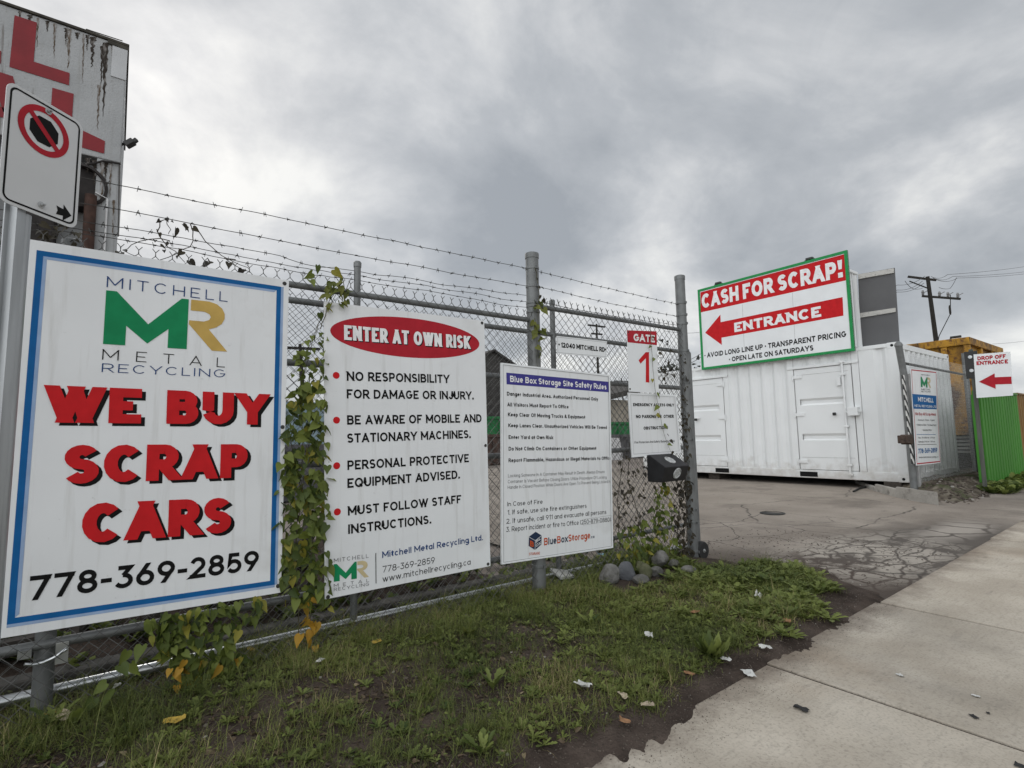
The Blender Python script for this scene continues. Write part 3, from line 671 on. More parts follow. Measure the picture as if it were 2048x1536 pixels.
post(fence, X2, PY, 0, onY(1360, 555, PY).z, .050, bz2)
X0 = onY(90, 1300, PY+.06).x
post(fence, X0, PY+.06, -.05, 2.27, .038, ())
b = MB()
zc = onY(80, 1312, PY+.06).z
b.box((X0-.085, PY-.012, zc+.02), (X0-.04, PY+.03, zc+.055)); b.box((X0+.04, PY-.012, zc-.03), (X0+.085, PY-.006, zc+.06))
b.tube([(X0-.06, PY-.012, zc+.0), (X0-.03, PY-.005, zc-.012), (X0, PY+.0, zc-.012), (X0+.035, PY-.003, zc+.0), (X0+.08, PY-.015, zc+.03)], .0075, 8)
b.build('clamp', GALVB, fence, True)
b = MB(); b.tube([(-2.4, PY, ZR1), (X1-.05, PY, ZR1)], .0195, 14); b.build('top_rail', GALV, fence, True)
b = MB(); b.tube([(X1+.05, PY, ZR2), (X2-.05, PY, ZR2+.01)], .0195, 14); b.build('top_rail', GALV, fence, True)
b = MB(); zr = onY(300, 1250, PY+.02).z; b.tube([(-2.4, PY+.03, zr), (X1-.05, PY+.03, zr)], .021, 12); b.build('lower_rail', GALV, fence, True)
b = MB(); chain(b, -2.2, X1-.06, .0, ZR1+.03, MY, .0024); b.build('mesh_panel', WIRE, fence)
b = MB(); chain(b, X1+.06, X2-.07, .04, ZR2+.03, MY, .0024); b.build('mesh_panel', WIRE, fence)
for pl in ([(0,318),(160,352),(232,369),(640,452),(1053,537)], [(0,372),(160,405),(235,418),(640,498),(1053,572)], [(1056,538),(1210,575),(1360,610)], [(1056,569),(1210,605),(1360,634)],
           [(1066,600),(1130,615),(1250,636),(1352,650)]):
    b = MB(); barbed(b, [onY(x, y, PY) for x, y in pl]); b.build('barbed_wire', WIRED, fence)
# straight knuckle pickets between mesh and low wire on the second bay
b = MB()
x = X1+.1
while x < X2-.1:
    b.tube([(x, MY, ZR2+.03), (x+.004*nz(x, 1, 9), MY+.02, ZR2+.085)], .0019, 4); x += .072
b.build('wire_tie', WIRE, fence)
# sliding gate parked behind the fence
GY = 3.42
gate = thing('sliding_gate', 'galvanised chain-link sliding gate parked open behind the signed fence', 'gate', (2.4, GY, .1))
def rail(name, pts, r, mat=GALV, par=None, Y=GY):
    p = [onY(*q, Y) for q in pts]; z = sum(v.z for v in p)/len(p)
    b = MB(); b.tube([(-2.2, Y, z), (4.98, Y, z)], r, 14); return b.build(name, mat, par or gate, True), z
_, GT = rail('frame_rail', [(580,603),(1290,692)], .0205)
_, GB = rail('frame_rail', [(103,1369),(651,1255),(1047,1169),(1310,1110)], .026, GALVB)
_, gm = rail('frame_rail', [(600,727),(1230,757),(1330,783)], .022)
_, gm2 = rail('frame_rail', [(1000,912),(1240,900)], .022)
_, gm3 = rail('frame_rail', [(983,1122),(1240,1077),(640,1182)], .020)
for px_, top in ((715, 526), (1104, 602)):
    p = onY(px_, top, GY); b = MB(); b.tube([(p.x, GY, GB), (p.x, GY, p.z)], .023, 14); u = b.build('upright', GALV, gate, True)
    b = MB(); b.lathe((p.x, GY, p.z-.03), [(.026, 0), (.027, .03), (.02, .04), (0, .042)], 14); b.build('cap', GALV, u, True)
for xx in (-1.2, 4.98):
    b = MB(); b.tube([(xx, GY, GB), (xx, GY, GT)], .024, 14); b.build('upright', GALV, gate, True)
b = MB(); chain(b, -2.2, 4.95, GB, GT+.02, GY+.028, .0021, True, 3); b.build('mesh_panel', WIRE, gate)
for pl in ([(0,420),(160,440),(232,452),(560,512),(610,528),(712,542),(1053,592)], [(0,440),(230,470),(560,527),(708,550),(1053,604)], [(0,452),(230,478),(560,537),(708,560),(1040,613),(1060,616)]):
    b = MB(); barbed(b, [onY(x, y, GY) for x, y in pl], wob=.014); b.build('barbed_wire', WIRED, gate)
RUB = mk('black rubber', (.02,.02,.02), .75, 0, .2, 30); RIM = mk('worn steel rim', (.42,.43,.43), .4, .7, .15, 30)
wc = onY(1409, 1112, 3.14); wc.z = max(wc.z, gz(wc.x, 0)+.085)
b = MB(); b.lathe(wc+Vector((0,.03,0)), [(.05, -.03), (.078, -.03), (.088, -.018), (.088, .018), (.078, .03), (.05, .03)], 28, Vector((0,-1,0))); w = b.build('wheel', RUB, gate, True)
b = MB(); b.lathe(wc+Vector((0,.03,0)), [(.052, -.02), (.052, .026), (.046, .028), (.042, .016), (.02, .014), (.018, .034), (.008, .036), (.007, .045), (0, .046)], 24, Vector((0,-1,0))); b.build('rim', RIM, w, True)
b = MB(); b.tube([wc+Vector((0,.0,0)), wc+Vector((0,.29,0))], .012, 10); b.tube([(wc.x, GY, wc.z), (wc.x-.09, GY, GB)], .016, 8); b.build('axle', GALV, w, True)
# black light box on the end post
BOXM = mk('black painted steel box', (.022,.022,.024), .5, .2, .2, 14)
LENS = mk('frosted round lens', (.42,.43,.43), .3, 0, .3, 60)
by = 3.02; bx = thing('light_box', 'black steel box with a sloped top and two round lenses on the end post', 'light', onY(1340, 955, by))
v = [onY(1311,911,3.1), onY(1362,906,3.1), onY(1377,930,2.94), onY(1329,935,2.94), onY(1323,966,2.96), onY(1369,955,2.96)]
low = min(v[4].z, v[5].z)
xa, xb = v[3].x, v[2].x; zt = (v[0].z+v[1].z)/2; zm = (v[2].z+v[3].z)/2; yb, yf, yl = 3.13, 2.93, 2.985
b = MB(); prof = [(yb, low), (yb, zt), (3.105, zt+.004), (yf, zm), (yl, low)]
b.add([(xa, y, z) for y, z in prof]+[(xb, y, z) for y, z in prof], [(0,1,2,3,4),(9,8,7,6,5)]+[(i, 5+i, 5+(i+1) % 5, (i+1) % 5) for i in range(5)])
b.build('housing', BOXM, bx, bevel=.006)
xm = (xa+xb)/2
def lens(c, n):
    b = MB(); b.lathe(c, [(.052, -.004), (.052, .006), (.043, .010), (.040, .004), (.0, .005)], 24, n); b.build('lens', LENS, bx, True)
n1_ = Vector((0, -(zt-zm), 3.105-yf)).normalized(); lens(Vector((xm+.01, (3.105+yf)/2, (zt+zm)/2)), n1_)
n2_ = Vector((0, -(zm-low), -(yl-yf))).normalized(); lens(Vector((xm+.02, (yl+yf)/2, (low+zm)/2+.005)), n2_)
# ------------------------------------------------------------------ no stopping sign on its post
sh = Vector((.205, .19, 0)).normalized(); sn = Vector((sh.y, -sh.x, 0))
FS = Face((-.277, 2.695, 2.4), sn)
tl = FS.pt(15,156); br = FS.pt(153,459); o_ = FS.P
s0 = (tl-o_).dot(sh); s1 = (br-o_).dot(sh); z1 = (FS.pt(15,156).z+FS.pt(161,246).z)/2; z0 = (FS.pt(0,402).z+FS.pt(153,459).z)/2
def rrect(s0, s1, z0, z1, r, off, n=6):
    pts = []
    for cx, cz, a in ((s1-r, z1-r, 0), (s0+r, z1-r, 90), (s0+r, z0+r, 180), (s1-r, z0+r, 270)):
        for k in range(n+1):
            g = math.radians(a+90*k/n); pts.append(o_ + sh*(cx+r*math.cos(g)) + Vector((0,0,cz+r*math.sin(g)-o_.z)) + sn*off)
    return pts
ns = thing('no_stopping_sign', 'white no-stopping sign with a red ring on a galvanised post at the left edge', 'street sign', (o_.x, o_.y, 0))
b = MB(); b.slab(rrect(s0, s1, z0, z1, .035, 0), sn, .003); b.build('sign_panel', mk('reflective white sheeting', (.60,.61,.615), .4, 0, .03, 4), ns)
b = MB(); A_ = rrect(s0+.012, s1-.012, z0+.012, z1-.012, .027, .0008); B_ = rrect(s0+.019, s1-.019, z0+.019, z1-.019, .021, .0008)
k = len(A_)
for i in range(k): b.flat([A_[i], A_[(i+1) % k], B_[(i+1) % k], B_[i]], sn)
b.build('border', BLACK, ns)
rc = FS.pt(88.5, 263, .0008); U_ = Vector((0,0,1))
oct_ = [rc + (sh*math.cos(a)+U_*math.sin(a))*.058 for a in [math.pi/8+math.pi/4*i for i in range(8)]]
b = MB(); b.flat(oct_, sn); b.build('symbol', BLACK, ns)
b = MB()
for i in range(48):
    a, c = 2*math.pi*i/48, 2*math.pi*(i+1)/48
    f = lambda r, a: rc + (sh*math.cos(a)+U_*math.sin(a))*r + sn*.0006
    b.flat([f(.097, a), f(.097, c), f(.074, c), f(.074, a)], sn)
d_ = (sh*.72 - U_*.70).normalized(); e_ = (sh*.70+U_*.72).normalized()
b.flat([rc+d_*.078+e_*.010+sn*.001, rc+d_*.078-e_*.010+sn*.001, rc-d_*.078-e_*.010+sn*.001, rc-d_*.078+e_*.010+sn*.001], sn); b.build('symbol', RED2, ns)
ac = FS.pt(126, 425, .0008)
b = MB(); b.flat([ac + sh*x + U_*y for x, y in ((.034,0),(0,.034),(0,.014),(-.028,.018),(-.022,0),(-.028,-.018),(0,-.014),(0,-.034))], sn); b.build('symbol', BLACK, ns)
for x, y in ((96,223),(82,410)):
    b = MB(); c = FS.pt(x, y, .001); b.lathe(c, [(.013, 0), (.013, .002), (.0075, .003), (.0075, .009), (.004, .010), (.004, .02), (0, .021)], 8, sn); b.build('bolt', RIM, ns)
pc = o_ - sn*.05 + sh*((FS.pt(52,452)-o_).dot(sh))
b = MB(); hs = [(-.040,.0),(-.040,.006),(-.026,.006),(-.018,.036),(.0,.036),(.0,-.006),(.0,.0)]
prof = [(-.046,.010),(-.030,.010),(-.024,.036),(.006,.036),(.006,.030),(-.019,.030),(-.025,.004),(-.046,.004)]
lo_ = [pc + sh*x + sn*(y) for x, y in prof]; lo_ = [Vector((p.x, p.y, -.1)) for p in lo_]; hi_ = [Vector((p.x, p.y, z0+.05)) for p in lo_]
kk = len(prof); b.add(lo_+hi_, [tuple(range(kk-1, -1, -1)), tuple(range(kk, 2*kk))]+[(i, (i+1) % kk, kk+(i+1) % kk, kk+i) for i in range(kk)])
b.build('post', GALVS, ns)
c = pc + sh*.018 + sn*.012; b = MB(); b.tube([(c.x, c.y, -.1), (c.x, c.y, z0-.005)], .0225, 18); b.build('post', GALVS, ns, True)
# ------------------------------------------------------------------ white storage container
CW = mk('white container paint', (.74,.755,.755), .42, 0, .03, 1.2, .06, 30)
over(CW, (.45,.43,.40), 7, .66, .85, stretch=(4,4,.5), amount=.4)
over(CW, (.30,.27,.24), 40, .72, .82, amount=.35)
def foot_grime(m, z0, z1, col, amt):
    nt = m.node_tree; N = nt.nodes; L = nt.links; b = N['Principled BSDF']; prev = b.inputs['Base Color'].links[0].from_socket
    tc = N.new('ShaderNodeTexCoord'); sp = N.new('ShaderNodeSeparateXYZ'); g = N.new('ShaderNodeNewGeometry'); L.new(g.outputs['Position'], sp.inputs[0])
    n = N.new('ShaderNodeTexNoise'); n.inputs['Scale'].default_value = 7; n.inputs['Detail'].default_value = 6; L.new(g.outputs['Position'], n.inputs['Vector'])
    a = N.new('ShaderNodeMath'); a.operation = 'MULTIPLY_ADD'; L.new(n.outputs['Fac'], a.inputs[0]); a.inputs[1].default_value = .9; L.new(sp.outputs[2], a.inputs[2])
    r = N.new('ShaderNodeMapRange'); L.new(a.outputs[0], r.inputs[0]); r.inputs[1].default_value = z1; r.inputs[2].default_value = z0; r.inputs[4].default_value = amt
    mx = N.new('ShaderNodeMix'); mx.data_type = 'RGBA'; L.new(r.outputs[0], mx.inputs[0]); L.new(prev, mx.inputs[6]); mx.inputs[7].default_value = (*col, 1); L.new(mx.outputs[2], b.inputs['Base Color'])
foot_grime(CW, .72, 1.15, (.36,.32,.27), .55)
DARK = mk('dark opening', (.012,.012,.012), .9, 0, .1, 5, spec=.1)
PAD = mk('padlock steel', (.05,.05,.05), .4, .7, .2, 30)
KX, KY0, KZ0 = 11.6, 3.5, .335; KL, KW, KH = 6.06, 3.1, 2.591
KX1, KY1, KZ1 = KX+KW, KY0+KL, KZ0+KH
box_c = thing('storage_container', 'white shipping container with side doors standing under the billboard', 'container', (KX+KW/2, KY0+KL/2, KZ0))
def corr(u0, u1, depth=.045, p=.278):
    """trapezoid corrugation profile (u, depth)"""
    pts = [(u0, 0)]; u = u0 + .05
    while u + p < u1-.02:
        pts += [(u, 0), (u+.068, depth), (u+.139, depth), (u+.207, 0)]; u += p
    return pts + [(u1, 0)]
def wallmesh(prof, z0, z1, f, name, mat, par, nz_=2):
    b = MB(); k = len(prof); zs = lin(z0, z1, nz_); vs = [f(u, d, z) for z in zs for u, d in prof]
    b.add(vs, [(j*k+i, j*k+i+1, (j+1)*k+i+1, (j+1)*k+i) for j in range(nz_-1) for i in range(k-1)]); return b.build(name, mat, par)
cw = thing
b = MB()
for y in (KY0, KY1-.15):
    for x in (KX, KX1-.12): b.box((x, y, KZ0+.1), (x+.12, y+.15, KZ1-.1))
b.box((KX+.004, KY0+.15, KZ0), (KX+.06, KY1-.15, KZ0+.165)); b.box((KX+.004, KY0+.15, KZ1-.075), (KX+.06, KY1-.15, KZ1-.004))
b.box((KX1-.06, KY0+.15, KZ0), (KX1-.004, KY1-.15, KZ0+.165)); b.box((KX1-.06, KY0+.15, KZ1-.075), (KX1-.004, KY1-.15, KZ1-.004))
for y in (KY0+.004, KY1-.06):
    b.box((KX+.12, y, KZ0), (KX1-.12, y+.056, KZ0+.13)); b.box((KX+.12, y, KZ1-.11), (KX1-.12, y+.056, KZ1-.004))
b.build('frame', CW, box_c, bevel=.006)
for y in (KY0-.003, KY1-.165):
    for x in (KX-.003, KX1-.165):
        for z in (KZ0-.004, KZ1-.112):
            b = MB(); b.box((x, y, z), (x+.168, y+.168, z+.116)); c = b.build('corner_casting', CW, box_c, bevel=.008)
            b = MB(); 
            if y < KY0: b.lathe((x+.084, y-.002, z+.06), [(.026, 0), (.026, .004)], 14, Vector((0,1,0)))
            if x < KX: b.lathe((x-.002, y+.084, z+.06), [(.026, 0), (.026, .004)], 14, Vector((1,0,0)))
            if b.v: b.build('hole', DARK, c)
DOORS = ((4.29, 5.41, 'r'), (7.06, 8.18, 'l'))
segs = [(KY0+.15, 4.16), (5.50, 6.97), (8.28, KY1-.15)]
for a, c in segs:
    wallmesh(corr(a, c), KZ0+.165, KZ1-.075, lambda u, d, z: (KX+.012+d, u, z), 'side_wall', CW, box_c)
wallmesh(corr(KX+.12, KX1-.12), KZ0+.13, KZ1-.11, lambda u, d, z: (u, KY0+.012+d, z), 'end_wall', CW, box_c)
wallmesh(corr(KY0+.15, KY1-.15), KZ0+.165, KZ1-.075, lambda u, d, z: (KX1-.012-d, u, z), 'side_wall', CW, box_c)
wallmesh(corr(KX+.12, KX1-.12), KZ0+.13, KZ1-.11, lambda u, d, z: (u, KY1-.012-d, z), 'end_wall', CW, box_c)
b = MB(); b.box((KX+.06, KY0+.06, KZ1-.035), (KX1-.06, KY1-.06, KZ1-.012)); b.build('roof', CW, box_c)
b = MB(); b.box((KX+.07, KY0+.07, KZ0+.03), (KX1-.07, KY1-.07, KZ0+.10)); b.build('floor', DARK, box_c)
for ya in (5.07, 7.04):
    b = MB(); b.box((KX-.001, ya, KZ0+.025), (KX+.003, ya+.35, KZ0+.125)); b.build('forklift_pocket', DARK, box_c)
for y0, y1, hs in DOORS:
    zb, zt = KZ0+.165, KZ1-.075-.235
    # surround: jambs, header beam with short corrugated strip above
    b = MB(); 
    for yj in (y0-.13, y1+.0): b.box((KX-.004, yj+.005, zb), (KX+.05, yj+.125, KZ1-.075))
    b.box((KX-.022, y0-.125, zt), (KX+.05, y1+.125, zt+.05)); b.build('door_frame', CW, box_c, bevel=.005)
    wallmesh(corr(y0, y1, .03, .25), zt+.05, KZ1-.075, lambda u, d, z: (KX+.008+d, u, z), 'header_panel', CW, box_c)
    # door leaf with two pressed horizontal grooves
    H = zt-zb-.02; dpt = [(0,0),(.30,0),(.335,.035),(.375,.035),(.405,0),(.60,0),(.62,0),(.655,.035),(.695,.035),(.725,0),(1,0)]
    dpt = [(0,0),(.285,0),(.300,.034),(.328,.034),(.352,0),(.632,0),(.650,.034),(.678,.034),(.700,0),(1,0)]
    b = MB(); i0, i1 = y0+.14, y1-.10
    X_ = lambda d: KX+.004+d
    zz = [zb+.01+H*t_ for t_, _ in dpt]; k = len(dpt)
    vs = [(X_(d), i0, z) for z, (t_, d) in zip(zz, dpt)] + [(X_(d), i1, z) for z, (t_, d) in zip(zz, dpt)]
    b.add(vs, [(i, i+1, k+i+1, k+i) for i in range(k-1)])
    for ys in (i0, i1):
        for j in (1, 5): b.add([(X_(dpt[j+n_][1]), ys, zz[j+n_]) for n_ in range(4)], [(0,1,2,3)])
    for ya, yb_ in ((y0+.012, i0), (i1, y1-.012)): b.box((KX+.004, ya, zb+.01), (KX+.03, yb_, zt-.01))
    leaf = b.build('door', CW, box_c)
    b = MB()      # seams round the leaf
    for ya in (y0+.006, y1-.012): b.box((KX-.0005, ya, zb+.01), (KX+.0025, ya+.005, zt-.012))
    for zq in (zt-.135, zb+.255): b.box((KX+.0005, y0+.06, zq), (KX+.0035, y1-.06, zq+.006))
    b.build('seam', mk('grey seam', (.42,.42,.41), .7), leaf)
    yh = y1 if hs == 'r' else y0; sg = -1 if hs == 'r' else 1
    for zq in (zb+.17, zb+H*.55, zt-.17):
        b = MB(); b.tube([(KX-.018, yh-.02*sg, zq-.07), (KX-.018, yh-.02*sg, zq+.07)], .017, 10)
        b.box((KX-.014, min(yh-.02*sg, yh+.17*sg), zq-.035), (KX+.001, max(yh-.02*sg, yh+.17*sg), zq+.035)); b.build('hinge', CW, leaf, bevel=.004)
    yr = y0+.155 if hs == 'r' else y1-.155
    b = MB(); b.tube([(KX-.035, yr, zb-.10), (KX-.035, yr, zt+.07)], .019, 12); b.build('lock_rod', CW, leaf, True)
    for zq in (zb-.06, zb+.12, zb+H*.42, zt-.20, zt+.05):
        b = MB(); b.box((KX-.06, yr-.045, zq-.022), (KX-.005, yr+.045, zq+.022)); b.build('rod_keeper', CW, leaf, bevel=.006)
    b = MB(); zh = zb+H*.555; b.bar((KX-.045, yr, zh), (KX-.045, yr+.30*-sg*-1 if hs == 'r' else yr-.30, zh+.01), .02, .035); b.build('handle', CW, leaf, bevel=.004)
    b = MB(); b.box((KX-.07, yr+(.17 if hs == 'r' else -.23), zh-.06), (KX-.03, yr+(.23 if hs == 'r' else -.17), zh+.0)); b.build('padlock', PAD, leaf, bevel=.008)
    yb2 = y0-.07 if hs == 'r' else y1+.0
    b = MB(); b.box((KX-.13, yb2-.02, zh-.08), (KX-.006, yb2+.16, zh+.09)); b.build('lock_box', CW, leaf, bevel=.008)
    b = MB(); b.box((KX-.04, yr+.05, zt-.42), (KX-.006, yr+.12, zt-.25)); b.build('vent', CW, leaf, bevel=.006)
WOODD = mk('dark timber block', (.06,.05,.042), .9, 0, .25, 5, .3, 30, stretch=(1,6,6))
for x, y in ((KX-.02, KY0+.12), (KX+.15, KY0+3.9), (KX1-.6, KY0+.15)):
    o = MB().box((x, y, gz(x, y)-.03), (x+.55, y+.28, KZ0-.005)).build('timber_block', WOODD, bevel=.01)
    tag(o, 'dark timber block carrying the white container', 'timber', 'timber blocks under the container')
# ------------------------------------------------------------------ rooftop unit with billboard and the grey board
UP0 = KZ1+.03
roof_u = thing('rooftop_unit', 'small white corrugated unit on the container roof behind the billboard', 'container', (11.85, 5.8, UP0))
wallmesh(corr(4.22, 7.45, .02, .16), UP0, 4.48, lambda u, d, z: (11.60+d, u, z), 'side_wall', CW, roof_u)
wallmesh(corr(11.60, 12.05, .02, .16), UP0, 4.48, lambda u, d, z: (u, 4.22+d, z), 'end_wall', CW, roof_u)
wallmesh(corr(11.60, 12.05, .02, .16), UP0, 4.48, lambda u, d, z: (u, 7.45-d, z), 'end_wall', CW, roof_u)
wallmesh(corr(4.22, 7.45, .02, .16), UP0, 4.48, lambda u, d, z: (12.05-d, u, z), 'side_wall', CW, roof_u)
b = MB(); b.box((11.585, 4.2, 4.47), (12.07, 7.47, 4.53)); b.build('roof', CW, roof_u, bevel=.01)
BX = 11.5; FB = Face((BX, 0, 0), NX)
cb = [(1395.5,580),(1694,500),(1709.5,701.5),(1404,740)]
bb = make_sign('entrance_billboard', 'large white billboard with green frame reading CASH FOR SCRAP! ENTRANCE', FB, cb, .05, SIGNW2)
b = MB(); ib = border(b, FB, cb, .055, .012)
for k in range(4):
    A, B = FB.pt(*cb[k], .012), FB.pt(*cb[(k+1) % 4], .012); b.flat([A, B, B+Vector((.06,0,0)), A+Vector((.06,0,0))], (A+B)/2-FB.pt(1550,620))
    b.flat([ib[k], ib[(k+1) % 4], ib[(k+1) % 4]+Vector((.012,0,0)), ib[k]+Vector((.012,0,0))], FB.pt(1550,620)-(A+B)/2)
b.build('border', FGREEN, bb)
q = lambda *p: [(1350+x/2.953, 480+y/2.953) for x, y in p]
b = MB(); FB.poly(b, q((150,309),(1001,84),(1012,238),(152,428)), .001); FB.poly(b, q((178,548),(268,440),(270,485),(990,337),(995,447),(275,577),(277,620)), .001); b.build('red_band', RED, bb)
b = MB(); FB.text(b, 'CASH FOR SCRAP!', q((160,405))[0], q((156,322))[0], q((994,218))[0], .25, .004, .09, space=.26, wf=.72); FB.text(b, 'ENTRANCE', q((352,545))[0], q((349,490))[0], q((865,452))[0], .25, .004, .10, wf=.8); b.build('lettering', WHITEV, bb)
b = MB(); FB.text(b, '• AVOID LONG LINE UP • TRANSPARENT PRICING', q((175,697))[0], q((174,669))[0], q((1012,571))[0], .23, .002, .15); FB.text(b, '• OPEN LATE ON SATURDAYS', q((320,720))[0], q((319,692))[0], q((818,652))[0], .23, .002, .15); b.build('lettering', BLACK, bb)
SEAM = ink('panel seam grey', (.45,.45,.45))
for xs_ in ((q((397,382),(408,640))), (q((692,312),(708,600)))):
    b = MB(); a, c = xs_; FB.poly(b, [a, (a[0]+.7, a[1]), (c[0]+.7, c[1]), c], .0005); b.build('seam', SEAM, bb)
for x, y in ((250,256),(790,112)):
    p = FB.pt(*q((x, y))[0]); b = MB(); b.box((BX+.02, p.y-.10, p.z-.12), (BX+.09, p.y+.10, p.z+.0)); b.box((BX+.0, p.y-.07, p.z-.01), (BX+.08, p.y+.07, p.z+.035)); b.build('bracket', mk('dark bracket', (.05,.055,.05), .6, .3), bb, bevel=.006)
GB_ = mk('grey board back', (.115,.115,.118), .7, 0, .06, 3); WOODL = mk('weathered white batten', (.50,.49,.46), .8, 0, .12, 10, stretch=(1,1,8))
over(WOODL, (.12,.11,.10), 14, .6, .7, amount=.8)
FG = Face((12.12, 0, 0), NX); cg = [(1716,548.5),(1789,535.5),(1799.5,697),(1722,706)]
gb = make_sign('grey_board', 'plain grey back of a board with two pale battens, beside the billboard on the roof', FG, cg, .02, GB_)
for pq in ([(1717,549),(1788,537),(1788.4,546),(1717.5,558.5)], [(1719,627),(1791.5,616),(1792,624),(1719.5,636)]):
    b = MB(); b.slab([FG.pt(x, y, .03) for x, y in pq], NX, .03); b.build('batten', WOODL, gb)
# ------------------------------------------------------------------ fence beside the container with its banner
F2Y = 3.28
f2 = thing('gate_side_fence', 'short grey chain-link fence with a striped gate post by the white container', 'fence', (13, F2Y, .15))
a = onY(1801, 690, F2Y); c = onY(1811, 745, F2Y); base = onY(1834, 985, F2Y)
b = MB(); b.tube([(base.x-.02, F2Y+.03, .1), (c.x, F2Y+.03, c.z), (a.x, F2Y+.03, a.z)], .055, 16); pp = b.build('post', GALV, f2, True)
b = MB(); b.lathe((a.x, F2Y+.03, a.z-.02), [(.062, 0), (.064, .03), (.05, .06), (.02, .09), (0, .092)], 16); b.build('cap', GALV, pp, True)
STRIPE = mk('black and white striped board', (.7,.7,.68), .6)
def stripes(m):
    nt = m.node_tree; N = nt.nodes; L = nt.links; b = N['Principled BSDF']
    tc = N.new('ShaderNodeTexCoord'); s_ = N.new('ShaderNodeSeparateXYZ'); L.new(tc.outputs['Object'], s_.inputs[0])
    def m2(op, a, c):
        n = N.new('ShaderNodeMath'); n.operation = op
        for i, v in enumerate((a, c)):
            if isinstance(v, (int, float)): n.inputs[i].default_value = v
            else: L.new(v, n.inputs[i])
        return n.outputs[0]
    v = m2('GREATER_THAN', m2('FRACT', m2('DIVIDE', m2('ADD', s_.outputs[2], m2('MULTIPLY', s_.outputs[0], 1.1)), .17), 0), .5)
    mx = N.new('ShaderNodeMix'); mx.data_type = 'RGBA'; L.new(v, mx.inputs[0]); mx.inputs[6].default_value = (.66,.66,.64,1); mx.inputs[7].default_value = (.02,.02,.02,1); L.new(mx.outputs[2], b.inputs['Base Color'])
stripes(STRIPE)
sa = onY(1806, 750, F2Y-.06); sb = onY(1826, 928, F2Y-.06)
b = MB(); b.bar(sb, sa, .11, .012, (0,1,0)); b.build('striped_board', STRIPE, f2)
b = MB(); b.bar((base.x+.09, F2Y-.02, .12), (c.x+.07, F2Y-.02, c.z-.02), .07, .05, (0,1,0)); b.build('flat_bar', mk('pale grey steel flat', (.36,.36,.355), .55, .3, .12, 8), f2, bevel=.006)
p = onY(1808, 878, F2Y-.12); b = MB(); b.box((p.x-.11, F2Y-.2, p.z-.07), (p.x+.05, F2Y-.06, p.z+.06)); b.tube([(p.x+.10, F2Y-.2, p.z-.01), (p.x+.10, F2Y-.05, p.z-.01)], .085, 12); b.build('latch', mk('rusty latch', (.07,.05,.04), .8, .3, .4, 20), f2, bevel=.01)
pe = onY(1936, 700, F2Y); 
b = MB(); b.tube([(14.9, F2Y, .05), (14.95, F2Y, pe.z-.1)], .05, 14); b.build('post', GALV, f2, True)
zr = (onY(1815, 731, F2Y).z+onY(1925, 746, F2Y).z)/2
b = MB(); b.tube([(c.x+.05, F2Y, zr), (14.92, F2Y, zr)], .024, 10); b.build('top_rail', WIRE, f2, True)
b = MB(); chain(b, base.x+.1, 14.9, .16, zr+.16, F2Y-.03, .0019, True, 3); b.build('mesh_panel', WIREL, f2)
F2 = Face((0, F2Y-.06, 0), NY); cbn = [(1820.8,736.9),(1872.8,742.3),(1881.4,926),(1832.6,931.3)]
bn = make_sign('metal_buyer_banner', 'narrow white banner with a red rim and blue band hung on the side fence', F2, cbn, .006, SIGNW)
b = MB(); border(b, F2, [(1822.5,738.6),(1872.2,744),(1880.5,924),(1833.6,928.8)], .02, .001); b.build('border', RED2, bn)
q = lambda *p: [(1780+x/4.656, 680+y/4.656) for x, y in p]
b = MB(); F2.poly(b, q((206,502),(430,520),(434,645),(217,640)), .002); F2.poly(b, q((247,878),(425,878),(425,882),(247,882)), .002) ; b.build('header', BLUE, bn)
b = MB(); F2.poly(b, q((255,972),(432,968),(432,973),(255,977)), .002); b.build('line', GREYV, bn)
T2 = lambda b, s_, bl, tl, br, w=.18, off=.004: F2.text(b, s_, q(bl)[0], q(tl)[0], q(br)[0], w, off)
b = MB(); T2(b, 'MITCHELL', (260,572), (258,530), (403,583), .2); T2(b, 'METAL RECYCLING LTD', (226,622), (225,600), (428,632), .18); b.build('lettering', WHITEV, bn)
b = MB(); T2(b, 'We Buy All Scrap Metal', (233,700), (232,672), (424,706), .15); b.build('lettering', RED2, bn)
b = MB()
for s_, bl, tl, br in (('- Aluminum - Brass - Copper',(250,752),(250,736),(414,753)),('- Stainless Steel - Tin-Sheet Metal',(244,797),(244,780),(428,800)),('- Insulated Wire',(297,846),(297,829),(386,846)),
    ('Mon - Fri: 8:00 am - 4:30 pm',(262,918),(262,902),(415,915)),('Saturday: 9:00 am - 3:00 pm',(262,955),(262,939),(416,951)),('www.mitchellrecycling.ca',(268,1100),(268,1084),(446,1094)),
    ('MITCHELL',(288,330),(288,318),(372,335)),('METAL',(290,466),(290,452),(374,468)),('RECYCLING',(290,486),(290,472),(376,488))): T2(b, s_, bl, tl, br, .16)
b.build('lettering', GREYV, bn)
b = MB(); T2(b, '778-369-2859', (262,1057), (261,1012), (438,1045), .2); b.build('lettering', BLUE, bn)
logo(F2, bn, q((286,438))[0], q((284,340))[0], q((378,446))[0], PGOLD, .004)
